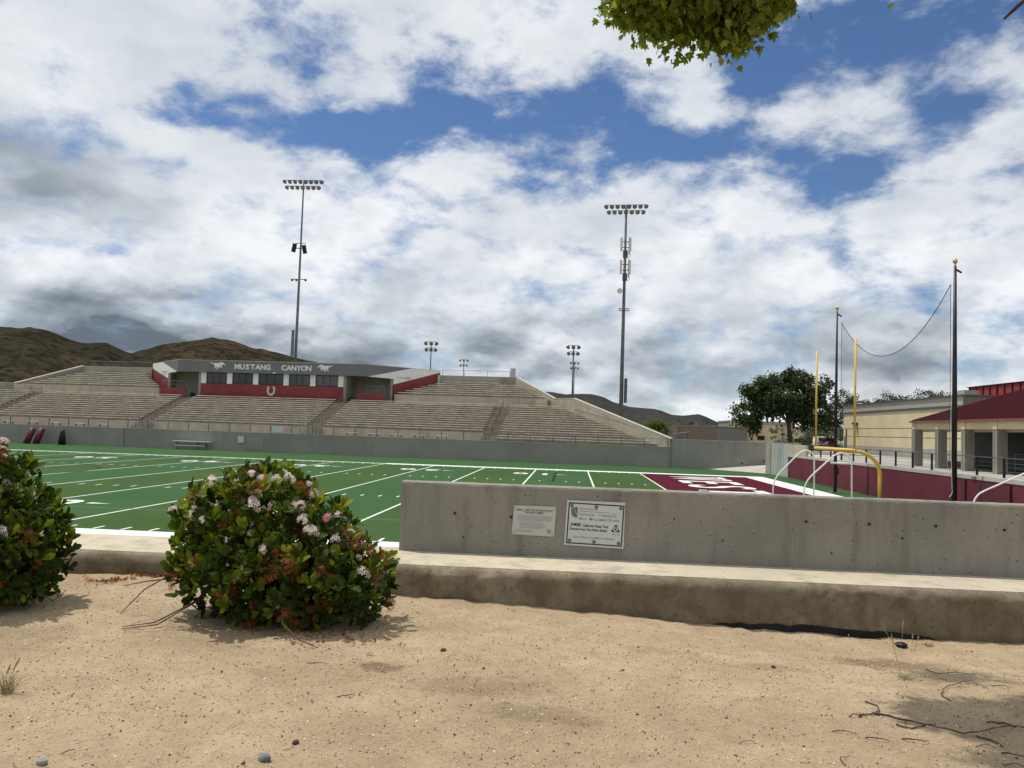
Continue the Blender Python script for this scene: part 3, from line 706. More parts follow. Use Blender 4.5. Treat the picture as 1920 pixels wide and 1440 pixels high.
# fascia and roof: front face and flared wings
FR = (-29.3, TB + .2); FL = (-70.6, TB + .2)
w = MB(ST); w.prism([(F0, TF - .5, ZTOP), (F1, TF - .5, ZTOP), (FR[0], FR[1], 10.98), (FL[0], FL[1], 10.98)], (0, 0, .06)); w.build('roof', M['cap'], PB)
w = MB(ST); w.prism([(F0 + .3, TF - .3, ZB + .1), (F1 - .3, TF - .3, ZB + .1), (-32.4, 17.3, ZB + .1), (-67.5, 17.3, ZB + .1)], (0, 0, .05)); w.build('soffit', M['conc_grey'], PB)
w = MB(ST); w.box(F0, F1, TF - .5, TF - .3, ZB, ZTOP - .003); w.build('fascia', M['grey_paint'], PB)
for side, (A, B) in ((1, ((F1, TF - .5), FR)), (-1, ((F0, TF - .5), FL))):
    P = lambda d, z: (A[0] + (B[0] - A[0]) * d, A[1] + (B[1] - A[1]) * d, z)
    th = (-side * .14, .14, 0)
    dP = .36       # where the wing comes down to the seats
    seatz = lambda d: 7.0 + (9.5 - 7.0) * max(0, (d - .3) / .7)
    g = MB(ST); g.prism([P(0, ZTOP - .003), P(0, ZB), P(.03, ZB - .01), P(.60, ZTOP - .05)], th); g.build('wing_fascia', M['grey_paint'], PB)
    g = MB(ST); g.prism([P(.0305, ZB - .01), P(dP, ZB - .10), P(dP, 8.75), P(1, 10.78 if side > 0 else 10.3), P(1, 10.975), P(.6005, ZTOP - .05)], th); g.build('wing_panel', M['white_paint'], PB)
    g = MB(ST); g.prism([P(dP, 8.748), P(dP, 6.4), P(1, 8.6), P(1, 10.778 if side > 0 else 10.298)], th); g.build('wing_wall', M['red_paint'], PB)
    # open porch beside the box
    sg = side; e0 = L1 if side > 0 else L0
    g = MB(ST)
    s1 = P(dP, 0)[0]; t1 = P(dP, 0)[1]
    x0, x1 = sorted((e0 + sg * .02, s1 - sg * .3)); g.box(x0, x1 + (.6 if side > 0 else 0), 17.0, 17.2, 6.2, ZB + .08)
    g.box(*sorted((e0, e0 + sg * .32)), TF - .02, TF + 3.7, 6.2, ZB + .08)
    g.box(*sorted((s1 - sg * .1, s1 - sg * .42)), t1 - .1, 17.2, 6.2, ZB - .12)
    g.build('porch_wall', M['conc'], PB)
    g = MB(ST); x0, x1 = sorted((e0 + sg * .33, s1 - sg * .43)); g.box(x0, x1, TF - .2, 17, 6.3, 6.36); g.build('porch_floor', M['conc_tier'], PB)
    g = MB(ST); x0, x1 = sorted((e0 + sg * 1.9, s1 - sg * .5)); g.box(x0, x1, TF - .25, TF - .05, 6.2, 7.42); g.build('porch_parapet', M['red_paint'], PB)
    g = MB(ST); g.tube([(x0, TF, 8.35), (x1, TF, 8.35)], .02, 5); g.tube([(x0, TF, 7.9), (x1, TF, 7.9)], .012, 4)
    for q in range(4): s = x0 + (x1 - x0) * q / 3; g.tube([(s, TF, 7.42), (s, TF, 8.35)], .018, 5)
    g.build('porch_railing', M['galv'], PB)
# writing and emblems on the fascia
xs_ = (EX[0], EX[1], 0); up = (0, 0, 1)
g = MB()
tf = TF - .515
def serif_word(s, s0, size, adv):
    x = s0
    for ch in s:
        g.text(ch, ST((x, tf, 10.06)), xs_, up, size, .035, 1.05, 'CENTER')
        cap = size * .70
        feet = {'M': [(-.36, 0), (.36, 0), (-.36, 1), (.36, 1)], 'U': [(-.26, 1), (.26, 1)], 'T': [(0, 0)], 'A': [(-.3, 0), (.3, 0), (0, 1)], 'N': [(-.27, 0), (.27, 1), (-.27, 1)], 'Y': [(0, 0), (-.28, 1), (.28, 1)], 'G': [(.27, .45)], 'S': [(.2, 1), (-.2, 0)], 'C': [(.2, 1)]}.get(ch, [])
        for fx, fz in feet:
            cx = x + fx * size * .95; z = 10.06 + fz * cap
            zz = (z - .0, z + .06) if fz == 0 else (z - .06, z)
            hw = .075 if ch in 'MN' else .10; a = ST((cx - hw, tf, zz[0])); b_ = ST((cx + hw, tf, zz[0]))
            g.quad(a, b_, (b_[0], b_[1], zz[1]), (a[0], a[1], zz[1]))
        x += adv
serif_word('MUSTANG', -54.45, .92, .70)
serif_word('CANYON', -48.15, .92, .665)
g.build('lettering', M['white_paint'], PB)
HORSE = [(0, 1.0), (.12, .95), (.27, .88), (.38, .94), (.50, .88), (.60, .95), (.68, 1.05), (.80, 1.06), (.90, .90), (1.0, .66), (.95, .57), (.86, .70), (.79, .70), (.76, .52), (.82, .36), (.70, .16), (.66, .22), (.71, .38), (.60, .42),
         (.62, .28), (.46, .0), (.40, .02), (.50, .28), (.45, .38), (.38, .18), (.27, .08), (.24, .13), (.34, .30), (.33, .44), (.27, .56), (.25, .72), (.14, .80), (.02, .90)]
for s0, wd, sg in ((-58.15, 2.1, 1), (-41.6, 2.1, -1)):
    g = MB(); pts = []
    for hx, hz in HORSE:
        p = ST(((s0 + hx * wd) if sg > 0 else (s0 - hx * wd + 0), TF - .52, 9.98 + hz * .86)); pts.append(p)
    g.prism(pts, (-EY[0] * .012, -EY[1] * .012, 0)); g.build('running_horse_emblem', M['white_paint'], PB)
g = MB(); nn = 20     # horseshoe emblem on the red wall
def shoe(mb, r0, r1, tk):
    for k in range(nn):
        a0, a1 = [R(-215 + 250 * q / nn) for q in (k, k + 1)]
        Q = lambda a, r: ST((-49.95 + r * math.cos(a) * .92, TF - tk, 7.42 + r * math.sin(a) * 1.15))
        mb.quad(Q(a0, r0), Q(a0, r1), Q(a1, r1), Q(a1, r0))
shoe(g, .36, .44, .012); shoe(g, .54, .60, .012); shoe(g, .46, .51, .016)
for sg in (-1, 1):
    a = ST((-49.95 + sg * .36 - .16, TF - .014, 7.80)); b_ = ST((-49.95 + sg * .36 + .16, TF - .014, 7.80)); g.quad(a, b_, (b_[0], b_[1], 7.90), (a[0], a[1], 7.90))
g.build('horseshoe_emblem', M['white_paint'], PB)
g = MB(ST); g.add([(-49.65, TF - .56, 9.60), (-49.15, TF - .56, 9.60), (-49.15, TF - .502, 9.60), (-49.65, TF - .502, 9.60), (-49.4, TF - .56, 9.82), (-49.4, TF - .502, 9.82)], [(0, 1, 4), (1, 2, 5, 4), (2, 3, 5), (3, 0, 4, 5), (0, 3, 2, 1)])
g.build('fascia_lamp', M['white_paint'], PB)
# a black bin on each porch
for s, l in ((-39.3, 'right'), (-60.6, 'left')):
    o = thing('trash_bag', ST((s, TF - .05, 6.36)), 'black bag on the porch at the %s end of the press box' % l, 'bag')
    g = MB(ST); g.lathe((s, TF - .0, 6.36), [(0, .22), (.1, .36), (.3, .38), (.45, .25), (.52, .08)], 10); g.build('bag_body', M['bag_black'], o, smooth=True)

# ---- walkway benches in front of the beige walls
k = 0
places = [(-81.0 + 2.55 * q, 'left section', 5) for q in range(5)]
for grp, s_list in (('left', [-77.3, -74.2, -71.2, -68.2, -65.2]), ('right', [-35.3, -32.7, -30.1, -27.5, -24.9])):
    for q, s in enumerate(s_list):
        o = thing('walkway_bench', ST((s, 1.6, 2.02)), '%s small white bench from the left on the walkway below the %s seating section' % (('first', 'second', 'third', 'fourth', 'fifth')[q], 'left' if grp == 'left' else 'right middle'), 'bench', 'small benches on the grandstand walkway')
        g = MB(ST); g.box(s - .65, s + .65, 1.45, 1.75, 2.46, 2.51); g.build('seat', M['rail_white'], o)
        for d in (-.5, .5):
            g = MB(ST); g.box(s + d - .04, s + d + .04, 1.5, 1.7, 2.021, 2.458); g.build('leg', M['leg'], o)

# wall running on to the right of the stand
RW = thing('concrete_wall', ST((6, 0, 0)), 'plain grey concrete wall to the right of the grandstand behind the end zone', 'wall')
g = MB(ST); g.box(0, 5, .0, .3, -.2, 2.98); g.build('wall_face', M['conc_grey'], RW)
g = MB(ST); g.box(5.003, 13.5, .0, .3, -.2, 2.96); g.build('wall_face', M['conc'], RW)
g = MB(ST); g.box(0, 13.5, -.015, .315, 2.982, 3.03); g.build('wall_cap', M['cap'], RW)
g = MB(ST)
for s, z in ((7.5, .75), (9.7, 1.05)): g.lathe((s, -.02, z), [(0, .09), (.03, .09)], 10, (0, 1, 0))
g.build('wall_light', M['black'], RW)
# streaked corner wall at the foot of the ramp
CW = thing('corner_wall', (13.2, 30, 0), 'tall streaked concrete corner wall between the ramp and the maroon wall', 'wall')
g = MB(); g.prism([(12.98, 33.3, -.2), (13.38, 33.3, -.2), (13.62, 27.0, -.2), (13.4, 27.0, -.2), (13.2, 32.6, -.2)], (0, 0, 3.2)); g.build('wall_face', [M['streaky']], CW)
g = MB(); g.prism([(12.9, 33.35, -.2), (13.19, 32.65, -.2), (13.15, 32.6, -.2), (12.86, 33.3, -.2)], (0, 0, 3.22)); g.build('wall_end', M['conc_beige'], CW)

# maroon end wall with concourse edge
EW_ = thing('end_zone_wall', (13.5, 0, 0), 'long maroon painted wall behind the goal post', 'wall')
g = MB(); g.box(13.4, 13.6, -40.6, 26.995, -.2, 1.86); g.build('wall_face', M['maroon'], EW_)
g = MB(); g.box(13.37, 14.0, -40.6, 26.995, 1.862, 2.055); g.build('wall_cap', M['conc_light'], EW_)
g = MB(); g.box(13.42, 13.62, 21.4, 26.99, 2.057, 2.97); g.build('upper_wall', M['conc_beige'], EW_)
g = MB(); g.box(13.30, 13.395, -11.2, -8.3, .05, 1.78); g.box(13.32, 13.395, -6.95, -6.6, -.1, 1.84); g.build('wall_pad', M['maroon_dark'], EW_)
g = MB(); g.box(13.38, 13.398, 6.7, 6.9, 0, 1.85); g.build('wall_joint', M['maroon_dark'], EW_)
g = MB(); g.box(13.33, 13.368, -8.0, -7.6, 1.87, 2.0); g.build('wall_vent', M['galv'], EW_)
# concourse guard railing
GR = thing('guard_railing', (13.75, -8, 2.05), 'dark steel guard railing with thin cables along the top of the maroon wall', 'railing')
g = MB(); g.tube([(13.75, -39, 2.96), (13.75, 21.3, 2.96)], .022, 6); g.build('top_rail', M['galv_dark'], GR)
g = MB()
for z in (2.17, 2.36, 2.55, 2.74): g.tube([(13.75, -39, z), (13.75, 21.3, z)], .006, 4)
g.build('cable', M['galv_dark'], GR)
y = 20.9; 
while y > -38:
    g = MB(); g.box(13.70, 13.80, y - .035, y + .035, 2.056, 2.965); g.build('post', M['black'], GR); y -= 2.56

# ---- goal post
GP = thing('goal_post', (12.0, 0, 0), 'yellow gooseneck football goal post with two tall uprights', 'goal post')
arc = [(11.75, 0, 0), (11.75, 0, 1.25)] + [(10.4 + 1.35 * math.cos(R(a)), 0, 1.55 + 1.35 * math.sin(R(a))) for a in range(0, 91, 10)] + [(9.2, 0, 2.93)]
g = MB(); g.tube(arc, .115, 12); g.build('gooseneck', M['yellow'], GP, smooth=True)
g = MB(); g.tube([(9.12, 3.66, 3.0), (9.12, -3.66, 3.0)], .10, 12); g.build('crossbar', M['yellow'], GP, smooth=True)
for y in (-3.56, 3.56):
    g = MB(); g.tube([(9.12, y, 3.0), (9.12, y, 9.08)], .06, 10); g.build('upright', M['yellow'], GP, smooth=True)
# ---- net poles and the net between them
def net_pole(x, y, r, label, box):
    o = thing('net_pole', (x, y, 0), label, 'pole', 'dark poles holding the ball net')
    g = MB(); g.tube([(x, y, .02), (x, y, 6), (x, y, 12.2)], [r, r * .85, r * .5], 10); g.build('shaft', M['brown_pole'], o, smooth=True)
    g = MB(); g.lathe((x, y, 12.2), [(0, .03), (.1, .03), (.12, .06), (.17, .10), (.24, .115), (.31, .10), (.36, .05), (.38, .015)], 12); g.build('ball_finial', M['gold'], o, smooth=True)
    g = MB(); g.box(x - .4, x + .4, y - .4, y + .4, .004, .05); g.build('base_plate', M['galv'], o)
    g = MB(); g.tube([(x, y, 12.05), (x + .25, y - .12, 11.85)], .05, 6); g.build('pulley', M['black'], o)
    if box:
        g = MB(); g.box(x - .16, x + .16, y - .22, y - .05, 1.2, 1.7); g.build('winch_box', M['brown_pole'], o)
    else:
        g = MB(); g.tube([(x - .22, y - .2, 9.5), (x - .26, y - .2, 3.6), (x - .16, y - .17, 1.2), (x - .3, y - .2, 1.0)], .012, 4); g.build('rope', M['rail_white'], o)
net_pole(11.57, 7.6, .115, 'farther of the two dark net poles behind the goal post, at the far side', True)
net_pole(12.3, -8.1, .135, 'nearer dark net pole topped with a gold ball, right of the goal post', False)
NT_ = thing('ball_net', (12, 0, 2.3), 'thin black ball net sagging between the two dark poles', 'net')
A = Vector((11.8, 7.35, 0)); B = Vector((12.25, -7.75, 0))
def ntop(f): 
    base = 11.4 + (11.35 - 11.4) * f; sag = 1 - (2 * f - 1) ** 2
    return base - 2.85 * sag ** 1.0 * (1.0 if True else 1)
g = MB(); K = 28
g.tube([tuple(A.lerp(B, q / K)[:2]) + (ntop(q / K),) for q in range(K + 1)], .019, 5)
for f in (0, 1): p = A.lerp(B, f); g.tube([(p.x, p.y, 2.2), (p.x, p.y, ntop(f))], .014, 5)
g.build('border_rope', M['net'], NT_)
g = MB(); cols = 300
def strand(p, q, w):      # square strand
    g.tube([p, q], w, 3, caps=False)
for c_ in range(1, cols):
    f = c_ / cols; p = A.lerp(B, f); strand((p.x, p.y, 2.2), (p.x, p.y, ntop(f)), .0016)
zr = 2.2
while zr < 11.2:
    # clip each row by the sagging top
    fs_ = [q / 200 for q in range(201) if ntop(q / 200) > zr]
    run = []
    for f in fs_ + [9]:
        if run and f - run[-1] > .008:
            p, q = A.lerp(B, run[0]), A.lerp(B, run[-1]); strand((p.x, p.y, zr), (q.x, q.y, zr), .0016); run = []
        run.append(f)
    zr += .05
g.build('mesh', M['net'], NT_)

# ---- near stairs behind the sign wall with their white handrails
ST_ = thing('concrete_stairs', (-3, -37, 0), 'concrete stairs down to the field behind the sign wall', 'stairs')
g = MB(); g.box(-2.2, 13.3, -40.55, -34.8, 0, 2.2)
for q in range(12): g.box(-2.2 - .28 * (q + 1), -2.2 - .28 * q - .002, -37.7, -36.3, 0, 2.2 - .18 * (q + 1))
g.build('steps', M['conc_light'], ST_)
def handrail(path, label, brace=None):
    o = thing('stair_handrail', path[0], label, 'handrail', 'white tube handrails behind the sign wall')
    # round the corners
    P = [Vector(p) for p in path]; out = [P[0]]
    for i in range(1, len(P) - 1):
        a, b, c = P[i - 1], P[i], P[i + 1]; d0 = min(.16, (a - b).length * .45); d1 = min(.16, (c - b).length * .45)
        p0 = b + (a - b).normalized() * d0; p1 = b + (c - b).normalized() * d1
        for k in range(6): f = k / 5; out.append(p0.lerp(b, f).lerp(b.lerp(p1, f), f))
    out.append(P[-1]); g = MB(); g.tube([tuple(p) for p in out], .0108, 8); g.build('rail', M['rail_white'], o, smooth=True)
    if brace:
        g = MB(); g.tube(brace, .014, 6); g.build('brace', M['rail_white'], o, smooth=True)
handrail([(-2.95, -36.4, 1.7), (-2.95, -36.4, 2.93), (-2.50, -36.4, 3.42), (-2.33, -36.4, 3.36), (-2.33, -36.4, 2.2)], 'left one of the two hoop topped white stair handrails')
handrail([(-2.82, -37.6, 1.8), (-2.81, -37.6, 2.96), (-2.34, -37.6, 3.42), (-2.16, -37.6, 3.35), (-2.15, -37.6, 2.2)], 'right one of the two hoop topped white stair handrails, with a short cross bar', [(-2.45, -37.6, 3.25), (-2.16, -37.6, 3.25)])
handrail([(-.71, -38, 2.2), (-.70, -38, 2.89), (.75, -38, 3.6), (.75, -38, 2.2)], 'white sloping handrail at the right edge in front of the maroon wall')

# ================================================================== NEAR WALLS
def sweep(name, prof, x0, x1, step, material, parent, amp=.004, seed=0, edge=None, fine=(-12, 0)):
    """cross-section prof [(y,z)] swept along x with a slightly worn surface"""
    xs = [x0]
    while xs[-1] < x1 - 1e-6:
        x = xs[-1]; xs.append(min(x1, x + (step if fine[0] < x < fine[1] else 2.0)))
    n = len(prof); vs = []
    for x in xs:
        for k, (y, z) in enumerate(prof):
            w = amp * (edge[k] if edge else 1); q = (x * 2.3, k * .7 + seed, 0)
            dy = w * mnoise.noise(q) + w * 1.1 * mnoise.noise((x * 11, k * .9 + seed, 4)); dz = w * .8 * mnoise.noise((x * 2.1, k * .7 + seed, 8)) + w * .9 * mnoise.noise((x * 17, k * 1.1 + seed, 14))
            vs.append((x, y + dy, z + dz))
    fs = [(i * n + k, i * n + (k + 1) % n, (i + 1) * n + (k + 1) % n, (i + 1) * n + k) for i in range(len(xs) - 1) for k in range(n)]
    fs += [tuple(range(n - 1, -1, -1)), tuple((len(xs) - 1) * n + k for k in range(n))]
    g = MB(); g.add(vs, fs); return g.build(name, material, parent, smooth=(name == 'kerb_face'))
KB = thing('retaining_kerb', (-6, -41.3, 1.8), 'low weathered concrete retaining kerb between the dirt and the field', 'retaining wall')
yf = -41.72
fine_face = [(yf, z) for z in np.linspace(1.3, 2.12, 8)]
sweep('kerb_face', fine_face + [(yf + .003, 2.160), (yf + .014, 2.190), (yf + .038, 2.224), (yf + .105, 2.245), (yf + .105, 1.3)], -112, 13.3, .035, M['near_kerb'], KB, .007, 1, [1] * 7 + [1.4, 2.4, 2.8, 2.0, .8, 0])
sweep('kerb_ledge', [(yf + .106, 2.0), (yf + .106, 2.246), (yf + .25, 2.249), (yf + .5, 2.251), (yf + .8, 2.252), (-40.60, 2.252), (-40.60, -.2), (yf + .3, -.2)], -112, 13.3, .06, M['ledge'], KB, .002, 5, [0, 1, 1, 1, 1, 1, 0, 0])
g = MB()      # black tar band showing at the foot of the kerb
top = []; bot = []
for i in range(61):
    x = -4.75 + 2.0 * i / 60; h = .068 * math.sin(math.pi * i / 60) ** .5 + .012 * mnoise.noise((x * 9, 0, 0)) + .01 * mnoise.noise((x * 31, 0, 0))
    gz = ground_z(x, -41.75); bot.append((x, yf - .012, gz - .03)); top.append((x, yf - .009, gz + max(.004, h)))
for i in range(60): g.quad(bot[i], bot[i + 1], top[i + 1], top[i])
g.build('tar_band', M['tar'], KB)
SW = thing('sign_wall', (-6, -40.8, 2.25), 'waist high grey concrete wall carrying two small signs', 'wall')
yw = -40.81; zw = 2.988
wp = [(yw, z) for z in np.linspace(2.2, zw - .03, 7)] + [(yw + .006, zw - .012), (yw + .022, zw - .002), (yw + .10, zw), (yw + .18, zw - .002), (yw + .196, zw - .012), (yw + .2, zw - .03), (yw + .2, 2.2)]
sweep('wall_body', wp, -7.885, 13.2, .05, M['near_wall'], SW, .0035, 9, [.2] + [1] * 12 + [.2], fine=(-8, 0))
g = MB()      # form-tie holes
for x, z, r in ((-7.30, 2.668, .014), (-6.70, 2.652, .013), (-3.66, 2.84 - .11, .013), (-3.03, 2.73, .014), (-2.37, 2.735, .013), (-1.70, 2.725, .013), (-2.70, 2.60, .010), (-7.2, 2.42, .008), (-5.0, 2.70, .008), (-4.5, 2.5, .009), (-1.3, 2.45, .01), (-3.4, 2.42, .008)):
    g.lathe((x, yw + .004, z), [(0, r), (.014, r)], 10, (0, -1, 0))
g.build('tie_holes', M['ink'], SW)

# ---- signs on the near wall
yS = yw - .012
def sign_frame(name, corners, label, face):
    """corners: bl, br, tr, tl as (x,z)"""
    c0 = corners[0]; o = thing(name, (sum(c[0] for c in corners) / 4, yw, sum(c[1] for c in corners) / 4), label, 'sign')
    g = MB(); g.prism([(x, yS, z) for x, z in corners], (0, .007, 0)); g.build('plate', face, o)
    bl, br, tl = [Vector((c[0], yS - .0012, c[1])) for c in (corners[0], corners[1], corners[3])]
    return o, bl, (br - bl).normalized(), (tl - bl).normalized(), (br - bl).length, (tl - bl).length
def flat_poly(g, org, xd, yd, pts): g.quad(*[tuple(org + xd * a + yd * b) for a, b in pts])
def disc(g, org, xd, yd, a, b, r, n=14): g.quad(*[tuple(org + xd * (a + r * math.cos(2 * math.pi * k / n)) + yd * (b + r * math.sin(2 * math.pi * k / n))) for k in range(n)])
o, bl, xd, yd, W1, H1 = sign_frame('sponsor_sign', [(-6.137, 2.386), (-5.517, 2.372), (-5.510, 2.850), (-6.117, 2.852)], 'larger white sign with a green border about recycled tires, right of the smaller sign', M['sign_white'])
nrm = Vector((0, -1, 0))
g = MB(); bw_ = .013; i0 = .019
for (a0, a1, b0, b1) in ((i0, W1 - i0, i0, i0 + bw_), (i0, W1 - i0, H1 - i0 - bw_, H1 - i0), (i0, i0 + bw_, i0 + bw_, H1 - i0 - bw_), (W1 - i0 - bw_, W1 - i0, i0 + bw_, H1 - i0 - bw_)):
    flat_poly(g, bl, xd, yd, [(a0, b0), (a1, b0), (a1, b1), (a0, b1)])
g.build('border', M['sign_green'], o)
g = MB()
g.text('Sponsored By', bl + xd * .135 + yd * (H1 - .088), xd, yd, .034, .0, 1.0, shear=.25)
flat_poly(g, bl, xd, yd, [(.13, H1 - .108), (.45, H1 - .108), (.45, H1 - .104), (.13, H1 - .104)]); flat_poly(g, bl, xd, yd, [(.47, H1 - .112), (.54, H1 - .112), (.54, H1 - .109), (.47, H1 - .109)])
def smallcaps(s, a, b, big, small):
    x = a
    for w_ in s.split(' '):
        g.text(w_[0], bl + xd * x + yd * b, xd, yd, big, .006, .85); x += big * .62
        g.text(w_[1:], bl + xd * x + yd * b, xd, yd, small, .004, .92); x += len(w_[1:]) * small * .60 + small * .42
g.build('sponsor_text', M['ink_grey'], o); g = MB()
smallcaps('CALIFORNIA INTEGRATED', .130, H1 - .150, .042, .031)
g.build('agency_text', M['ink_grey'], o); g = MB()
smallcaps('WASTE MANAGEMENT BOARD', .130, H1 - .195, .042, .031)
g.build('agency_text', M['ink_grey'], o); g = MB()
g.text('Zero Waste You Make It Happen!', bl + xd * .305 + yd * .082, xd, yd, .031, .002, .95, 'CENTER', .2, 1.05)
g.build('slogan_text', M['ink_grey'], o); g = MB()
g.text('TIRECYCLE', bl + xd * .525 + yd * .135, xd, yd, .020, .0, .85, 'CENTER')
g.build('recycle_caption', M['ink_grey'], o)
g = MB()
g.text('3400', bl + xd * .048 + yd * (H1 - .262), xd, yd, .046, .030, 1.2, shear=.2); g.text('California Waste Tires', bl + xd * .178 + yd * (H1 - .264), xd, yd, .038, .022, .76, shear=.2)
g.text('Diverted From The Waste Stream', bl + xd * .044 + yd * (H1 - .305), xd, yd, .038, .022, .74, shear=.2)
c = (.525, .195)
for q in range(3):      # three bent arrows of the recycling mark
    b0 = R(90 + 120 * q); pts = []
    for a, r in ((-50, .026), (-26, .033), (-12, .046), (12, .046), (26, .033), (50, .026)): pts.append((c[0] + r * math.cos(b0 + R(a)), c[1] + r * math.sin(b0 + R(a))))
    for a, r in ((56, .017), (24, .022), (0, .030), (-24, .022), (-56, .017)): pts.append((c[0] + r * math.cos(b0 + R(a)), c[1] + r * math.sin(b0 + R(a))))
    flat_poly(g, bl, xd, yd, pts)
disc(g, bl, xd, yd, c[0], c[1], .010)
g.build('black_text', M['ink'], o)
g = MB()
flat_poly(g, bl, xd, yd, [(.085, H1 - .065), (.118, H1 - .065), (.118, H1 - .145), (.088, H1 - .10)]); flat_poly(g, bl, xd, yd, [(.05, H1 - .11), (.06, H1 - .15), (.085, H1 - .172), (.118, H1 - .176), (.118, H1 - .150), (.085, H1 - .105), (.082, H1 - .07), (.052, H1 - .07)])
g.build('state_map_mark', M['ink_grey'], o)
for a, b in ((.055, H1 - .052), (W1 / 2, H1 - .052), (W1 - .055, H1 - .052), (.055, .052), (W1 / 2, .052), (W1 - .055, .052)):
    g = MB(); g.lathe(bl + xd * a + yd * b, [(0, .018), (.004, .018), (.007, .010)], 12, nrm); g.build('screw', M['screw'], o)
o, bl, xd, yd, W1, H1 = sign_frame('project_sign', [(-6.690, 2.473), (-6.242, 2.467), (-6.228, 2.778), (-6.672, 2.778)], 'smaller cream sign about the school turf, left of the green bordered sign', M['sign_cream'])
g = MB(); g.text('WEST VALLEY HIGH SCHOOL', bl + xd * .115 + yd * (H1 - .052), xd, yd, .028, .012, .80); g.text('TURF REPLACEMENT', bl + xd * .115 + yd * (H1 - .078), xd, yd, .028, .012, .80); g.build('title_text', M['ink'], o)
g = MB()
for r_i in range(7):
    y0 = H1 - .102 - r_i * .0115; xx = .05
    end = [.40, .41, .41, .40, .39, .30, 0][r_i]
    while xx < end: w_ = random.uniform(.008, .024); flat_poly(g, bl, xd, yd, [(xx, y0), (xx + w_, y0), (xx + w_, y0 + .0045), (xx, y0 + .0045)]); xx += w_ + .004
for r_i in range(6):
    y0 = .128 - r_i * .0115; xx = .075; end = [.32, .34, .33, .35, .35, .29][r_i]
    while xx < end: w_ = random.uniform(.008, .024); flat_poly(g, bl, xd, yd, [(xx, y0), (xx + w_, y0), (xx + w_, y0 + .0045), (xx, y0 + .0045)]); xx += w_ + .004
g.text('RECLAMATION', bl + xd * .03 + yd * .032, xd, yd, .032, .0, .82); disc(g, bl, xd, yd, W1 - .058, .05, .024, 18)
g.build('small_text', M['ink_pale'], o)
g = MB(); flat_poly(g, bl, xd, yd, [(.022, H1 - .062), (.028, H1 - .045), (.05, H1 - .036), (.075, H1 - .037), (.10, H1 - .052), (.103, H1 - .064), (.085, H1 - .050), (.05, H1 - .048), (.032, H1 - .053)]); g.build('blue_mark', M['ink_blue'], o)
for a, b in ((.02, H1 - .022), (W1 - .02, H1 - .022), (.02, .022), (W1 - .02, .022)):
    g = MB(); g.lathe(bl + xd * a + yd * b, [(0, .0055), (.003, .0055)], 10, nrm); g.build('screw', M['screw'], o)

# ================================================================== LIGHT TOWERS
def lamp_mesh(k=1.0):
    g = MB(); g.lathe((0, 0, 0), [(-.30 * k, .09 * k), (-.18 * k, .13 * k), (-.05 * k, .27 * k), (.06 * k, .33 * k)], 12, (0, -.80, -.60)); h = g.build('lamp', M['lamp'], smooth=True)
    g = MB(); g.lathe((0, -.050 * k, -.037 * k), [(0, .30 * k), (.004, .30 * k)], 12, (0, -.80, -.60)); l = g.build('lens', M['lampglass'])
    l.parent = h; return h
def tower(x, y, h, r0, r1, label, group, rows, halfw, drop, lampk, face, z0=1.9, pm='galv'):
    """rows: lamp counts per crossarm, face: rotation of the lamp row about Z"""
    o = thing('floodlight_tower', (x, y, z0), label, 'floodlight', group)
    g = MB(); g.tube([(x, y, z0), (x, y, z0 + (h - z0) * .5), (x, y, h)], [r0, (r0 + r1) / 2, r1], 12); g.build('pole', M[pm], o, smooth=True)
    ca, sa = math.cos(face), math.sin(face)
    for q, n in enumerate(rows):
        z = h - q * drop - .02; hw = halfw * (1 if q == 0 else .86)
        g = MB(); g.tube([(x - hw * ca, y - hw * sa, z), (x + hw * ca, y + hw * sa, z)], .05 * lampk, 6); g.build('crossarm', M['galv_dark'], o)
        for k in range(n):
            f = -1 + 2 * k / (n - 1); px, py = x + hw * f * ca, y + hw * f * sa
            l = copy_tree(LAMPS[lampk], o, Vector((px - x + .28 * sa, py - y - .28 * ca, z - .32 * lampk - z0)))
            l.rotation_euler = (random.uniform(-.15, .1), 0, face + f * .45)
    return o
LAMPS = {k: lamp_mesh(k) for k in (1.0, .95, 1.15)}
p = ST((-51.9, 26, 0))
T1 = tower(p[0], p[1], 38.9, .27, .10, 'tall floodlight tower with two black loudspeakers rising behind the press box', 'tall stadium floodlight towers', (8, 7), 2.75, .86, 1.0, TH + .05)
def zl(v): return 38.95 - (v - 337) * .0785
for sg, dx in ((-1, -.80), (1, .70)):
    g = MB(); z = zl(467); a = Vector((p[0] + dx, p[1] - .5, z)); 
    T = Matrix.Translation(a) @ Matrix.Rotation(R(-14 if sg < 0 else 9) * -1, 4, 'Y') @ Matrix.Rotation(R(12), 4, 'X')
    g = MB(lambda q, T=T: tuple(T @ Vector(q))); g.box(-.25, .25, -.22, .22, -.62 - (.2 if sg > 0 else 0), .62 - (.2 if sg > 0 else 0)); g.build('loudspeaker', M['black'], T1)
g = MB(); g.tube([(p[0] - .7, p[1] - .3, zl(467)), (p[0] + .7, p[1] - .3, zl(467))], .07, 6); g.build('bracket', M['galv_dark'], T1)
g = MB(); g.tube([(p[0] - .8, p[1], zl(457)), (p[0] + .8, p[1], zl(457))], .05, 6); g.build('bracket', M['galv_dark'], T1); g = MB()
z = zl(524.5); g.tube([(p[0] - 1.15, p[1], z), (p[0] + 1.15, p[1], z)], .06, 6)
for d in (-1.0, -.35, 1.0): g.lathe((p[0] + d, p[1] - .15, z - .3), [(0, .10), (.1, .2), (.25, .2)], 8)
g.build('bracket', M['galv_dark'], T1)
g = MB(); g.box(p[0] - .58, p[0] - .28, p[1] - .5, p[1] - .1, zl(668), zl(620)); g.build('cabinet', M['galv'], T1)
p = ST((-4.9, 26, 0))
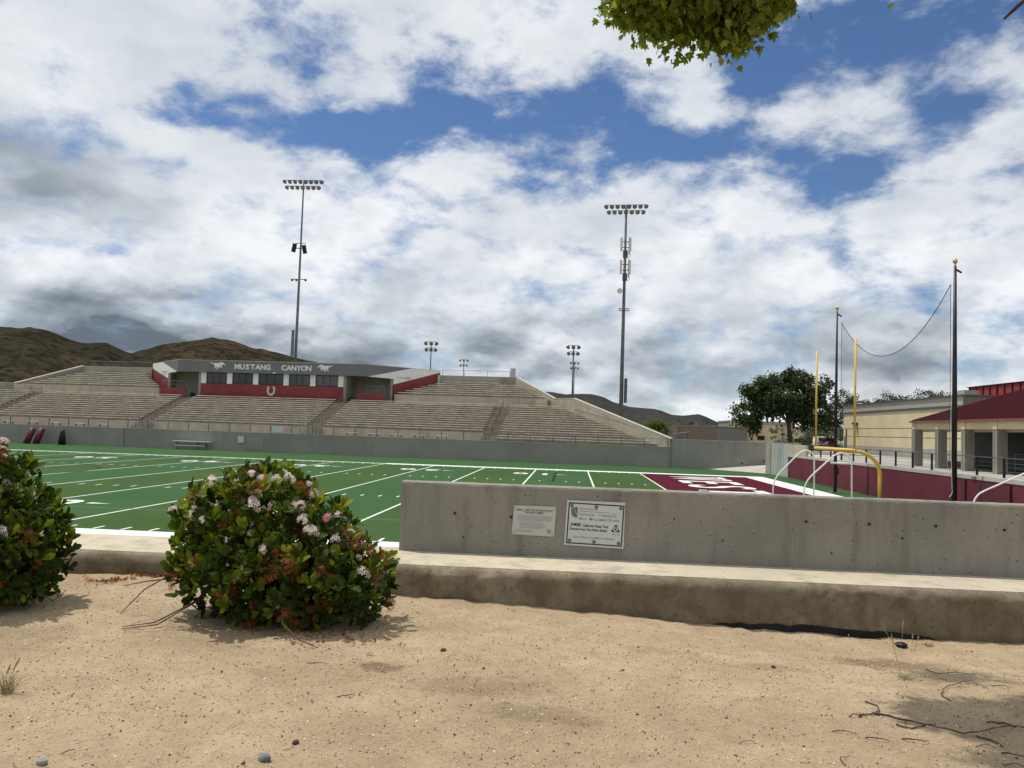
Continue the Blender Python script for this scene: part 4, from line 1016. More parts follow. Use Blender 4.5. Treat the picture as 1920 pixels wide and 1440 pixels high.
T2 = tower(p[0], p[1], 35.3, .31, .15, 'tall floodlight tower carrying pale cellular antennas, at the right end of the grandstand', 'tall stadium floodlight towers', (8, 7), 2.75, .80, 1.0, TH - .05)
def zr_(v): return 35.38 - (v - 384) * .0747
for v0, v1 in ((449, 474), (491, 517)):
    for d, w in ((-.55, .30), (.66, .30)):
        g = MB(); g.box(p[0] + d - w / 2, p[0] + d + w / 2, p[1] - .6, p[1] - .35, zr_(v1), zr_(v0)); g.build('antenna_panel', M['beige_plastic'], T2)
    g = MB(); zc_ = zr_((v0 + v1) / 2)
    g.tube([(p[0] - .65, p[1] - .3, zc_ + .4), (p[0] + .8, p[1] - .3, zc_ + .4)], .06, 5); g.tube([(p[0] - .65, p[1] - .3, zc_ - .4), (p[0] + .8, p[1] - .3, zc_ - .4)], .06, 5)
    g.tube([(p[0] + .5, p[1] - .4, zr_(v1) - .5), (p[0] + .5, p[1] - .4, zr_(v0) + .1)], .06, 5); g.box(p[0] - .3, p[0] + .35, p[1] - .55, p[1] - .2, zr_(v1) - .9, zr_(v1) + .1)
    g.tube([(p[0] + .55, p[1] - .4, zr_(v1)), (p[0] + .7, p[1] - .4, zr_(v1) - .7), (p[0] + .3, p[1] - .3, zr_(v1) - 1.0)], .03, 5)
    g.build('antenna_bracket', M['galv_dark'], T2)
g = MB(); g.lathe((p[0] - .6, p[1] - .6, zr_(549)), [(0, .34), (.14, .38), (.24, .34)], 16, (-.3, -1, 0)); g.build('dish', M['beige_plastic'], T2)
for dz, dy in ((0, 0), (.3, .3)): g = MB(); z = zr_(581) - dz; g.tube([(p[0] - .7, p[1] - dy, z), (p[0] + .8, p[1] - dy, z)], .065, 6); g.build('bracket', M['galv_dark'], T2)
g = MB()
g.tube([(p[0] - .1, p[1] - .42, zr_(527)), (p[0] - .12, p[1] - .5, zr_(570))], .10, 6); g.build('cable_sleeve', M['galv_dark'], T2)
g = MB(); g.box(p[0] + .34, p[0] + .74, p[1] - .5, p[1] - .1, zr_(756), zr_(711)); g.build('cabinet', M['galv_dark'], T2)
g = MB(); g.tube([(p[0] + .65, p[1] - .3, 1.9), (p[0] + .65, p[1] - .3, zr_(770))], .06, 6); g.build('conduit', M['galv'], T2)
grp = 'small floodlights far behind the grandstand'
tower(-32.15, 100, 18.9, .15, .08, 'small six lamp floodlight behind the right wing of the press box', grp, (3, 3), .95, 1.15, 1.15, .1, pm='galv_dark')
tower(-34.7, 165, 21.1, .17, .09, 'farthest six lamp floodlight, above the back railing right of the press box', grp, (3, 3), .95, 1.3, .95, .0, pm='galv')
tower(-6.2, 100, 18.9, .20, .10, 'six lamp floodlight standing behind the right slope of the grandstand', grp, (3, 3), .95, 1.15, 1.15, -.1, pm='galv_dark')
tower(-5.9, 165, 21.2, .17, .09, 'fainter six lamp floodlight just behind the one at the right slope', grp, (3, 3), .95, 1.3, .95, .1, pm='galv')
for l in LAMPS.values():
    for c in list(l.children): bpy.data.objects.remove(c)
    bpy.data.objects.remove(l)

# ================================================================== SIDELINE THINGS
o = thing('bench_table', (-49.3, 41.0, 0), 'long white table with an attached bench standing on the turf against the far wall', 'table')
for nm, a in (('table_top', (-50.9, -46.5, 41.0, 41.6, .88, .95)), ('bench_seat', (-50.3, -46.9, 40.3, 40.6, .43, .48))):
    g = MB(); g.box(*a); g.build(nm, M['table'], o)
for x in (-50.4, -48.0, -47.0):
    g = MB(); g.tube([(x, 40.45, 0), (x, 41.3, .88)], .035, 5); g.tube([(x, 41.5, 0), (x, 41.3, .88)], .035, 5); g.tube([(x, 40.4, .42), (x, 41.4, .42)], .03, 5); g.build('leg', M['galv_dark'], o)
for x, y, tilt, mt, lab in ((-68.0, 41.2, .28, 'bag_red', 'maroon leaning tackling dummy, left of the pair against the far wall'), (-67.0, 41.4, .26, 'bag_red', 'maroon leaning tackling dummy, right of the pair against the far wall'), (-64.0, 41.3, .0, 'bag_black', 'upright black tackling dummy right of the two maroon ones')):
    o = thing('tackling_dummy', (x, y, 0), lab, 'tackling dummy', 'tackling dummies along the far wall')
    g = MB(); h = 1.75; g.tube([(x, y - tilt, 0), (x + tilt * .6, y, h * .5), (x + tilt * 1.4, y + tilt, h)], [.42 if mt == 'bag_black' else .36, .34, .22 if mt == 'bag_black' else .33], 12); g.build('bag', M[mt], o, smooth=True)
    g = MB(); g.tube([(x + tilt * 1.2 - .2, y + tilt * .8 - .3, h * .9), (x + tilt * 1.2 + .2, y + tilt * .8 - .3, h * .92)], .04, 6); g.build('strap', M['galv'], o)
o = thing('ramp_pad', (-26.5, 41.4, 0), 'flat white rubber wedge lying on the turf at the foot of the far wall', 'wedge')
g = MB(); g.box(-29.4, -28.2, 41.2, 41.7, .005, .09); g.build('wedge_block', M['table'], o)
o = thing('wall_box', ST((-46.9, -.1, 1.2)), 'small pale electrical box on the far wall above the white table', 'electrical box')
g = MB(ST); g.box(-47.9, -47.2, -.12, -.004, .95, 1.65); g.build('box_body', M['sign_white'], o)
g = MB(ST); g.box(-46.9, -44.9, -.05, -.004, .2, 1.6); g.build('door_panel', M['conc_grey'], o)
for s, lab in ((-43.4, 'pale square notice on the walkway railing above the white table'), ):
    o = thing('railing_notice', ST((s, .1, 2.6)), lab, 'notice'); g = MB(ST); g.box(s - .6, s + .6, .08, .11, 2.3, 2.95); g.build('panel', M['sign_white'], o)

# ================================================================== SCHOOL BUILDINGS AT THE RIGHT
GY = thing('school_gym', (26.6, 22, 2), 'large cream stucco gym with grey base and flat parapet beyond the concourse', 'building')
gx = 26.6; y0, y1 = 22.6, 53.3
g = MB(); g.box(gx, 60, y0, y1, 2.001 + .95, 6.6); g.build('wall', M['gym'], GY)
g = MB(); g.box(gx - .03, 60, y0 - .03, y1 + .03, 2.001, 2.95); g.build('base_wall', M['gym_base'], GY)
g = MB(); g.box(gx - .12, 60, y0 - .12, y1 + .12, 6.603, 6.8); g.box(gx - .22, 60, y0 - .22, y1 + .22, 7.56, 7.68); g.build('cornice', M['galv_dark'], GY)
g = MB(); g.box(gx - .06, 60, y0 - .06, y1 + .06, 6.803, 7.558); g.build('parapet', M['gym_band'], GY)
g = MB(); g.box(gx, 60, y0 - .10, y0 - .063, 6.81, 7.55); g.build('end_parapet_shade', M['gym_end_shade'], GY)  # thin slab in a darker tone, painting the shade on this face
g = MB()
for z in (3.95, 4.85): g.box(gx - .012, gx - .004, y0 + .3, y1 - .3, z, z + .05)
g.build('wall_groove', M['galv_dark'], GY)
g = MB(); g.box(gx - .5, gx - .005, 48.2, 48.9, 5.35, 5.55); g.prism([(gx - .45, 48.4, 5.34), (gx - .1, 48.4, 5.34), (gx - .3, 48.4, 4.6)], (0, .25, 0)); g.build('wall_lamp', M['brown_pole'], GY)
g = MB(); g.tube([(gx - .08, 52.1, 2), (gx - .08, 52.1, 4.9)], .06, 6); g.tube([(gx - .08, 52.6, 2), (gx - .08, 52.6, 3.9)], .05, 6); g.build('pipe', M['galv_dark'], GY)
g = MB(); g.box(28.0, 29.2, 25.5, 27, 7.69, 8.25); g.build('roof_unit', M['gym_band'], GY)
g = MB(); g.box(gx - .06, gx - .02, 27.0, 27.35, 2.5, 2.75); g.box(gx - .06, gx - .02, 32, 32.2, 2.5, 2.65); g.build('outlet_box', M['black'], GY)
RB = thing('auditorium', (50, 0, 2), 'tall block clad in ribbed red metal rising behind the maroon roof', 'building')
g = MB(); g.box(38.0, 60, -20, 46.5, 2, 9.78); g.build('wall', M['red_siding'], RB)
g = MB(); y = -19.9
while y < 46.4: g.box(37.9, 37.997, y, y + .16, 2.1, 9.76); y += 1.5
g.build('rib', M['roof_red'], RB)
g = MB(); g.box(37.85, 60.1, -20.1, 46.6, 9.783, 9.88); g.build('coping', M['roof_red'], RB)
AR = thing('arcade_building', (17, -5, 2), 'low school building with maroon metal roof and a row of concrete columns', 'building')
ax = 16.52; ya1 = 7.6; ya0 = -34; eave = 4.97; rx = 33.0; rise = (rx - ax) * .325
g = MB(); OV = .07      # gabled roof, eave towards the field
g.prism([(ax - OV, ya1 + .1, eave - .02), (rx, ya1 + .1, eave + rise), (rx, ya1 + .1, eave + rise - .16), (ax - OV, ya1 + .1, eave - .10)], (0, ya0 - ya1 - .6, 0)); g.build('roof', M['roof_red'], AR)
g = MB(); y = ya0
sl_ = (rise + .02) / (rx - ax + OV)
while y < ya1 + .05:
    g.prism([(ax - OV, y, eave - .017), (rx, y, eave + rise + .003), (rx, y, eave + rise + .06), (ax - OV, y, eave + .043)], (0, .05, 0)); y += .46
g.build('standing_seam', M['seam'], AR)
g = MB(); g.box(ax - OV - .08, ax - OV - .003, ya0 - .3, ya1 + .13, eave - .13, eave - .03); g.build('gutter', mat('brown_gutter', (.24, .10, .08), .6), AR)
g = MB(); g.box(ax + .02, ax + .45, ya0, ya1, 4.40, eave - .10); g.build('beam', M['gym'], AR)
ycol = [7.35, 3.8, .3, -3.35, -7.0, -10.6, -14.2, -17.8, -21.4, -25, -28.6]
for i, y in enumerate(ycol):
    g = MB(); g.box(ax, ax + .52, y - .24, y + .24, 2.0, 4.397); g.box(ax - .02, ax - .002, y - .24, y - .07, 2.0, 4.36); g.box(ax - .02, ax - .002, y + .07, y + .24, 2.0, 4.36)
    g.build('column', M['conc'], AR)
    g = MB(); g.box(ax - .03, ax + .017, y - .22, y + .2, 4.403, eave - .12); g.build('beam_bracket', M['gym'], AR)
g = MB(); 
for a, b in zip(ycol[:-1], ycol[1:]): g.box(ax + .455, ax + .5, b + .24, a - .24, 4.25, 4.397)
g.build('beam_shadow_strip', M['conc_beige'], AR)
# rooms behind the columns
g = MB(); g.box(ax + 3.2, ax + 12, ya0, 6.7, 2.0, 4.85); g.build('room_wall', M['room_shade'], AR)  # near-black colour stands for the deep shade behind the columns
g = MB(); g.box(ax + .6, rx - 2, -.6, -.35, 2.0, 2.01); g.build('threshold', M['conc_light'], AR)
g = MB(); g.box(ax + .46, ax + 3.3, ya0, 6.9, 4.60, 4.66); g.build('ceiling', M['room_shade'], AR)
for k in range(7):
    yy = 6.0 - k * 4.2; g = MB(); g.box(ax + 3.1, ax + 3.18, yy - 3.2, yy, 2.05, 4.35); g.build('window', M['black'], AR)
g = MB(); g.box(18.6, 19.6, 7.0, 7.4, 2.0, 2.4); g.build('planter', M['conc_beige'], AR)
# fence of horizontal bars between the columns
o = thing('bar_fence', (ax + 1.6, -10, 2), 'dark fence of thin horizontal bars in the shade between the columns', 'fence')
g = MB()
for z in np.linspace(2.15, 3.1, 8): g.tube([(ax + .9, -1.8, z), (ax + .9, -33, z)], .012, 4)
y = -1.8
while y > -33: g.box(ax + .87, ax + .93, y - .03, y + .03, 2.0, 3.15); y -= 1.8
g.build('bars', M['galv'], o)

# low buildings far behind the ramp
o = thing('classroom_building', (34, 122, 2), 'low beige classroom building with dark windows behind the large tree', 'building')
g = MB(); g.prism([(27.6, 120, 2), (40.4, 120, 2), (40.4, 120, 4.55), (36.3, 120, 6.15), (27.6, 120, 6.15)], (0, 10, 0)); g.build('wall', M['gym'], o)
g = MB(); g.box(27.4, 36.4, 119.8, 130.2, 6.155, 6.6); g.prism([(36.3, 119.8, 6.3), (40.7, 119.8, 4.6), (40.7, 119.8, 4.4), (36.3, 119.8, 6.1)], (0, 10.5, 0)); g.build('roof', M['gym_band'], o)
for a, b, z0, z1 in ((31.0, 32.4, 2.9, 3.75), (38.2, 40.0, 2.8, 3.4)):
    g = MB(); g.box(a, b, 119.9, 119.99, z0, z1); g.build('window', M['brown_pole'], o)
g = MB(); g.box(28.3, 28.8, 119.6, 119.99, 2, 6.1); g.box(35.9, 36.4, 119.6, 119.99, 2, 5.9); g.build('pilaster', M['conc_light'], o)
o = thing('entry_canopy', (26.5, 117, 2), 'small beige building with a sloping maroon roof left of the classroom building', 'building')
g = MB(); g.prism([(24.4, 117, 2), (28.6, 117, 2), (28.6, 117, 5.3), (24.4, 117, 3.9)], (0, 6, 0)); g.build('wall', M['gym'], o)
g = MB(); g.prism([(24.2, 116.8, 3.95), (28.3, 116.8, 5.35), (28.3, 116.8, 5.75), (25.6, 116.8, 4.9), (24.2, 116.8, 4.2)], (0, 6.4, 0)); g.build('roof', M['roof_red'], o)
for a, b in ((24.7, 25.6), (27.2, 28.3)):
    g = MB(); g.box(a, b, 116.9, 116.99, 2.8, 3.35); g.build('window', M['black'], o)
o = thing('block_building', (20, 115, 2), 'long low building of brown and grey blocks right of the grandstand', 'building')
g = MB(); g.box(13.9, 22.0, 115, 122, 2, 5.15); g.build('wall', M['block_brown'], o)
g = MB(); g.box(22.003, 28.0, 115.05, 122, 2, 5.1); g.build('wall_end', M['block_grey'], o); g = MB(); g.box(12.9, 14.5, 114.6, 114.99, 2.6, 5.25); g.build('side_panel', M['block_grey'], o)
g = MB(); g.box(13.7, 28.2, 114.9, 122.2, 5.153, 5.3); g.build('roof_edge', M['conc_grey'], o)
g = MB(); g.lathe((18.7, 117, 5.3), [(0, .45), (.9, .4), (1.1, .55), (1.2, .55)], 8); g.build('roof_vent', M['galv'], o); g = MB(); g.lathe((19.9, 117.5, 5.3), [(0, .3), (1.0, .35)], 8); g.build('roof_vent', M['galv'], o); g = MB(); g.box(21.5, 22.6, 116.5, 117.5, 5.3, 5.5); g.build('roof_box', M['galv'], o)
o = thing('far_building', (31, 150, 2), 'distant pale grey flat building partly hidden by the large tree', 'building')
g = MB(); g.box(31, 46, 150, 165, 2, 7.0); g.build('wall', M['block_grey'], o); g = MB(); g.box(30.8, 46.2, 149.8, 165.2, 7.003, 7.2); g.build('roof_edge', M['conc_light'], o)
o = thing('shade_canopy', (11.5, 98, 2), 'low dark canopy roof beside the grandstand end', 'canopy')
g = MB(); g.prism([(9.4, 96, 3.1), (14.5, 96, 3.9), (14.5, 96, 4.0), (9.4, 96, 3.2)], (0, 5, 0)); g.build('roof', M['galv_dark'], o)
for x in (10, 14): g = MB(); g.tube([(x, 96.5, 1.9), (x, 96.5, 3.4 if x == 10 else 3.9)], .08, 6); g.build('post', M['galv'], o)
for x, y, s, mt, lab in ((38.5, 98, 1.0, 'rail_white', 'white van parked far off beyond the concourse'),):
    o = thing('parked_van', (x, y, 1.95), lab, 'van')
    g = MB(); g.prism([(x - 2.4, y, 2.3), (x + 2.4, y, 2.3), (x + 2.4, y, 3.1), (x + 1.6, y, 3.2), (x + 1.0, y, 3.95), (x - 2.3, y, 3.95)], (0, 1.9, 0)); g.build('body', M[mt], o, bevel=.08)
    for dx in (-1.5, 1.5):
        g = MB(); g.lathe((x + dx, y - .02, 2.3), [(0, .34), (.22, .34)], 14, (0, 1, 0)); g.build('wheel', M['black'], o)
    g = MB(); g.box(x - 1.9, x + .9, y - .01, y, 3.2, 3.75); g.build('window', M['glass'], o)

# ================================================================== TREES
QV = [(-.5, -.5, 0), (.5, -.5, .12), (.5, .5, 0), (-.5, .5, .1)]; QF = [(0, 1, 2), (0, 2, 3)]
LEAFQ = ([(0, -.5, 0), (.32, -.1, .06), (.22, .3, 0), (0, .55, -.05), (-.22, .3, 0), (-.32, -.1, .06)], [(0, 1, 2, 3), (0, 3, 4, 5)])
def crown(name, blobs, n, size, material, parent, weep=0.0, lump=.45, strands=0, strand_len=1.5):
    """leaf clumps gathered in tufts through a set of ellipsoids, leaving gaps between the tufts"""
    P = []; Wt = np.array([b[3] * b[4] * b[5] for b in blobs]) ** (2 / 3); Wt /= Wt.sum()
    tufts = max(12, n // 45)
    for _ in range(tufts):
        b = blobs[RNG.choice(len(blobs), p=Wt)]
        d = RNG.normal(size=3); d /= np.linalg.norm(d); rr = RNG.uniform(.55, 1.03)
        c = np.array(b[:3]) + d * np.array(b[3:6]) * rr
        k = n // tufts; q = RNG.normal(size=(k, 3)) * lump * np.array([1, 1, .7]); q[:, 2] -= weep * np.hypot(q[:, 0], q[:, 1])
        P.append(c + q)
    for _ in range(strands):
        b = blobs[RNG.choice(len(blobs), p=Wt)]; a = RNG.uniform(0, 2 * math.pi); rr = RNG.uniform(.35, 1.0)
        c = np.array([b[0] + b[3] * rr * math.cos(a), b[1] + b[4] * rr * math.sin(a), b[2] - b[5] * (1 - rr * rr) ** .5 * .5])
        Ls = RNG.uniform(.4, 1) * strand_len; k = int(Ls / size * 5) + 3
        t = RNG.random(k); q = np.stack([RNG.normal(size=k) * .16 * (1.2 - t), RNG.normal(size=k) * .16 * (1.2 - t), -t * Ls], 1); P.append(c + q)
    P = np.concatenate(P); m_ = len(P)
    zz = RNG.normal(size=(m_, 3)); zz[:, 2] = np.abs(zz[:, 2]) + .3
    zs = (P[:, 2] - P[:, 2].min()) / np.ptp(P[:, 2])
    rnd = np.clip(RNG.random(m_) * .9 + .05, 0, 1)
    return scatter(name, LEAFQ[0], LEAFQ[1], P, frames(zz), RNG.uniform(.6, 1.25, m_) * size, material, parent, rnd)
def limbs(parent, base, r, tips, material=None):
    g = MB(); b = Vector(base); f = Vector(tips[0]); g.tube([tuple(b), tuple(b.lerp(f, .5) + Vector((random.uniform(-.1, .1), 0, 0))), tuple(f)], [r, r * .85, r * .6], 9); 
    for t in tips[1:]:
        t = Vector(t); mid = f.lerp(t, .45) + Vector((0, 0, (t - f).length * .12)); g.tube([tuple(f), tuple(mid), tuple(t)], [r * .5, r * .32, r * .10], 6)
    return g.build('trunk', material or M['bark'], parent, smooth=True)
BT = thing('shade_tree', (25.9, 75, 2), 'large dark green tree with drooping branches in front of the beige classroom building', 'tree')
limbs(BT, (26.1, 75, 1.9), .42, [(25.6, 75, 5.6), (21.5, 75, 9.5), (24, 76, 12), (28.5, 74.5, 11), (22.5, 73, 8), (29.5, 76, 8.0), (26.5, 75, 12.3)])
crown('crown', [(24.6, 75, 10.3, 4.9, 4.0, 2.5), (19.8, 75, 7.4, 2.3, 2.4, 1.7), (20.6, 75, 5.6, 1.1, 1.4, 1.0), (29.0, 75, 7.8, 2.9, 3, 2.5), (29.5, 75, 11.6, 2.1, 2.2, 1.5), (25.4, 75, 13.4, 1.1, 1, .6), (20.3, 75, 10.9, 1.9, 1.8, 1.1), (22.4, 75, 8.6, 2.3, 2.4, 1.5), (27.2, 75, 12.6, 1.8, 1.6, .9), (27.2, 75, 8.4, 1.6, 2.4, 1.7), (22.6, 75, 11.9, 2.0, 1.8, 1.1), (24.5, 75, 8.6, 2.2, 2.4, 1.4)], 21000, .34, M['tree_dark'], BT, weep=.6, lump=.36, strands=420, strand_len=2.4)
o = thing('background_tree', (33.0, 85, 2), 'thin dark tree between the large tree and the corner of the gym', 'tree')
limbs(o, (35.6, 85, 1.9), .2, [(35.6, 85, 5), (34.3, 85, 8), (37, 85, 9.5), (35.7, 85.5, 10)])
crown('crown', [(35.6, 85, 7.4, 2.4, 2, 2.6), (36.6, 85, 9.8, 1.9, 1.6, 1.4), (33.4, 85, 5.8, 1.8, 1.6, 1.6), (38.0, 85, 8.6, 1.5, 1.5, 1.2)], 4200, .30, M['tree_dark'], o, lump=.42, strands=40, strand_len=1.6)
LT = thing('lime_tree', (7.6, 92, 2), 'rounded lime green tree at the right foot of the grandstand', 'tree')
limbs(LT, (7.6, 92, 1.9), .2, [(7.6, 92, 3.2), (6.2, 92, 4.5), (9, 92, 4.7), (7.5, 93, 5.2)])
crown('crown', [(7.2, 92, 4.2, 1.9, 1.8, 1.5), (9.2, 92, 4.0, 1.4, 1.5, 1.3), (6.2, 92, 3.6, 1.3, 1.4, 1.1), (8.4, 92, 5.0, 1.2, 1.2, .8)], 6500, .20, M['tree_lime'], LT, lump=.26)
for i, (x, y, z, rr, lab) in enumerate(((47.3, 95, 9.7, 1.9, 'small tree top showing over the gym roof, left of the pair'), (53.4, 95, 10.5, 2.4, 'rounded tree top showing over the gym roof, right of the pair'))):
    o = thing('background_tree', (x, y, 2), lab, 'tree', 'tree tops over the gym roof')
    limbs(o, (x, y, 1.9), .25, [(x, y, 5), (x - 1.5, y, 8), (x + 1.5, y, 8.4)])
    crown('crown', [(x, y, z, rr * 1.2, rr, rr * .95), (x - rr * 1.4, y, z - .5, rr, rr, rr * .6), (x + rr * .8, y, z - .2, rr, rr, rr * .8)], 3200, .30, M['tree_mid'], o, lump=.4)
for x, y, z, rr, mt, lab in ((32.9, 80, 2.9, 1.05, 'shrub_red', 'rounded maroon leaved shrub beyond the goal post crossbar'), (29.9, 82, 3.0, 1.1, 'tree_dark', 'dark green rounded shrub left of the maroon shrub'), (33.5, 110, 3.6, 2.6, 'tree_mid', 'grey green olive like bush behind the maroon shrub'), (40.5, 112, 3.8, 2.4, 'tree_mid', 'grey green bush behind the left corner of the gym')):
    o = thing('background_shrub', (x, y, 2), lab, 'shrub')
    g = MB(); g.tube([(x, y, 1.9), (x, y, z)], .08, 6); g.build('stem', M['bark'], o)
    crown('foliage', [(x, y, z, rr, rr, rr)], 1500, .22, M[mt], o, lump=.22)
# low dark fence line on the far side of the concourse
o = thing('hedge_fence', (30, 60, 2), 'dark low fence on the far side of the concourse behind the goal post', 'fence')
g = MB()
for k in range(30): x = 20.5 + k * .42; g.box(x, x + .06, 60, 60.06, 2, 3.0)
g.box(20.5, 33, 60.0, 60.05, 2.95, 3.02); g.box(20.5, 33, 60.08, 60.3, 2, 2.75); g.build('rails', M['galv_dark'], o)
# distant tree line, a far-off mass
pts = []
for _ in range(500):
    x = RNG.uniform(35, 420); y = RNG.uniform(300, 420); pts.append((x, y, 2 + RNG.uniform(0, 5)))
pts = np.array(pts); pts = np.repeat(pts, 14, 0) + RNG.normal(size=(7000, 3)) * np.array([3, 3, 1.8])
tag(scatter('distant_trees', LEAFQ[0], LEAFQ[1], pts, frames(RNG.normal(size=(7000, 3))), RNG.uniform(1.0, 2.2, 7000), M['tree_mid'], None), kind='stuff')

# tree overhead, its trunk out of the picture to the right
MT = thing('maple_tree', (1.6, -46.8, 2), 'leafy green branch of a tree hanging in from above', 'tree')
g = MB(); g.tube([(1.6, -46.8, 1.9), (1.5, -46.7, 3.6), (1.1, -46.4, 5.6)], [.24, .19, .16], 10)
def limb(path, r0, r1): g.tube(path, [r0 + (r1 - r0) * i / (len(path) - 1) for i in range(len(path))], 7)
limb([(1.1, -46.4, 5.6), (-.8, -45.4, 6.9), (-2.9, -44.3, 7.55), (-4.6, -43.7, 7.6), (-5.6, -43.5, 7.2)], .13, .02)
limb([(1.1, -46.4, 5.6), (.2, -45.9, 8.0), (-2.8, -44.2, 8.9), (-5.8, -42.4, 9.2)], .12, .02)
limb([(1.1, -46.4, 5.6), (1.8, -46.8, 8.6), (2.4, -47, 10.5)], .13, .03)
limb([(-2.2, -44.55, 7.35), (-2.85, -43.9, 6.84), (-3.02, -43.62, 6.70), (-3.10, -43.6, 6.62)], .026, .008)
limb([(-5.0, -43.62, 7.5), (-5.2, -43.6, 7.1), (-5.45, -43.6, 6.85), (-5.7, -43.6, 6.78)], .014, .004); limb([(-5.0, -43.62, 7.5), (-4.95, -43.6, 7.0), (-5.0, -43.6, 6.6)], .012, .003); limb([(-4.7, -43.65, 7.5), (-4.6, -43.6, 7.1), (-4.55, -43.6, 6.85)], .012, .003)
limb([(-2.6, -44.4, 7.5), (-4.4, -44.2, 7.3), (-5.0, -43.6, 6.9)], .03, .008); limb([(-2.9, -44.3, 7.55), (-3.9, -43.7, 7.3), (-4.2, -43.5, 7.0)], .03, .006)
g.build('trunk', M['bark'], MT, smooth=True)
ML = ([(0, 0, 0), (.22, .02, .02), (.48, .18, -.03), (.30, .30, .02), (.42, .58, -.05), (.18, .55, .02), (0, .95, -.06), (-.18, .55, .02), (-.42, .58, -.05), (-.30, .30, .02), (-.48, .18, -.03), (-.22, .02, .02), (0, .4, .05)],
      [(0, 1, 12), (1, 2, 3), (1, 3, 12), (3, 4, 5), (3, 5, 12), (5, 6, 12), (6, 7, 12), (7, 8, 9), (7, 9, 12), (9, 10, 11), (9, 11, 12), (11, 0, 12)])
def leaf_mass(blobs, n, size):
    Wt = np.array([b[6] for b in blobs], float); Wt /= Wt.sum(); P = []
    for b in blobs:
        k = int(n * b[6] / sum(q[6] for q in blobs)); tn = max(4, k // 14)
        d = RNG.normal(size=(tn, 3)); d /= np.linalg.norm(d, axis=1, keepdims=True)
        c = np.array(b[:3]) + d * np.array(b[3:6]) * (RNG.random((tn, 1)) ** .45)
        P.append((np.repeat(c, 14, 0) + RNG.normal(size=(tn * 14, 3)) * .066))
    P.append(P[0][:0]); Q = np.concatenate(P); k = RNG.random(len(Q)) < .08; Q[k] += RNG.normal(size=(k.sum(), 3)) * .09; return Q
LB = [(-5.82, -43.6, 6.90, .12, .3, .14, .3), (-5.60, -43.6, 6.86, .28, .4, .24, 1.3), (-5.28, -43.62, 6.82, .34, .5, .30, 1.5), (-4.99, -43.6, 6.74, .22, .35, .28, 1.4), (-4.76, -43.6, 6.92, .18, .4, .22, .9), (-5.28, -43.6, 7.40, .62, .6, .40, 2.2),
      (-4.14, -43.7, 7.02, .12, .2, .10, .06), (-3.6, -44.2, 7.95, .6, .4, .25, .7), (-2.2, -44.9, 8.2, .8, .7, .4, .7), (-5.6, -42.9, 9.0, .42, .4, .3, .5), (-6.0, -41.9, 9.1, .38, .28, .22, .35), (-6.2, -43.9, 8.8, .40, .28, .2, .7), (-5.6, -44.2, 8.8, .5, .32, .2, .8), (-.5, -45.6, 8.6, 1.3, 1, .8, 1.0), (2.2, -47, 10, 1.9, 1.8, 1.4, 1.6)]
P = leaf_mass(LB, 23500, .1)
hang = RNG.normal(size=(len(P), 3)) * .55 + np.array([0, 0, -1.0]); nrm_ = RNG.normal(size=(len(P), 3)); nrm_[:, 2] = np.abs(nrm_[:, 2]) * .6
zax = nrm_ - hang * (np.sum(nrm_ * hang, 1) / np.sum(hang * hang, 1))[:, None]; zax /= np.linalg.norm(zax, axis=1, keepdims=True); yax = hang / np.linalg.norm(hang, axis=1, keepdims=True)
scatter('crown', ML[0], ML[1], P, np.stack([np.cross(yax, zax), yax, zax], 2), RNG.uniform(.04, .095, len(P)), M['near_leaf'], MT)

# ================================================================== FLOWERING SHRUBS
SL = ([(0, 0, 0), (.08, .20, .02), (.19, .45, .06), (.225, .68, .06), (.13, .90, .01), (0, 1.0, -.05), (-.13, .90, .01), (-.225, .68, .06), (-.19, .45, .06), (-.08, .20, .02), (0, .3, -.015), (0, .68, -.02)],
      [(0, 1, 10), (1, 2, 11, 10), (2, 3, 11), (3, 4, 5, 11), (5, 6, 7, 11), (7, 8, 11), (8, 9, 10, 11), (9, 0, 10)])
def petals(n, rad, size, count=5, seed=0):
    """a domed head of small flowers as template vertices and faces"""
    g = np.random.default_rng(seed); P = []; X = []; 
    for _ in range(n):
        d = g.normal(size=3); d[2] = abs(d[2]) + .1; d /= np.linalg.norm(d); c = d * rad * g.uniform(.6, 1.05); c[2] *= .8
        dd = d + g.normal(size=3) * .35; dd /= np.linalg.norm(dd); a = np.cross(dd, g.normal(size=3)); a /= np.linalg.norm(a); b = np.cross(dd, a); o_ = g.uniform(0, 2)
        for k in range(count):
            t = o_ + 2 * math.pi * k / count; u = a * math.cos(t) + b * math.sin(t); w = np.cross(dd, u)
            P.append(c + u * size * .15); X.append((u, w, dd, g.random()))
    return np.array(P), X
def flower_head(name, n, rad, size, material, seed, narrow=.55, count=5):
    P, X = petals(n, rad, size, count, seed)
    tv = [(0, 0, 0), (.5, narrow * .5, .10), (1, .12, .05), (1, -.12, .05), (.5, -narrow * .5, .10)]; tf = [(0, 4, 3, 2, 1)]
    Rm = np.stack([np.array([x[0] for x in X]), np.array([x[1] for x in X]), np.array([x[2] for x in X])], 2)
    return scatter(name, tv, tf, P, Rm, np.full(len(P), size), material, None, np.array([x[3] for x in X]))
HEADS = [flower_head('flower_cluster', 17, .055, .021, M['flower'], s) for s in (1, 2, 3)]
DRY = [flower_head('dried_cluster', 60, .070, .013, M['dried'], s, .3, 4) for s in (11, 12, 13)]
PINK = flower_head('pink_flower_cluster', 12, .03, .020, M['flower_pink'], 21)
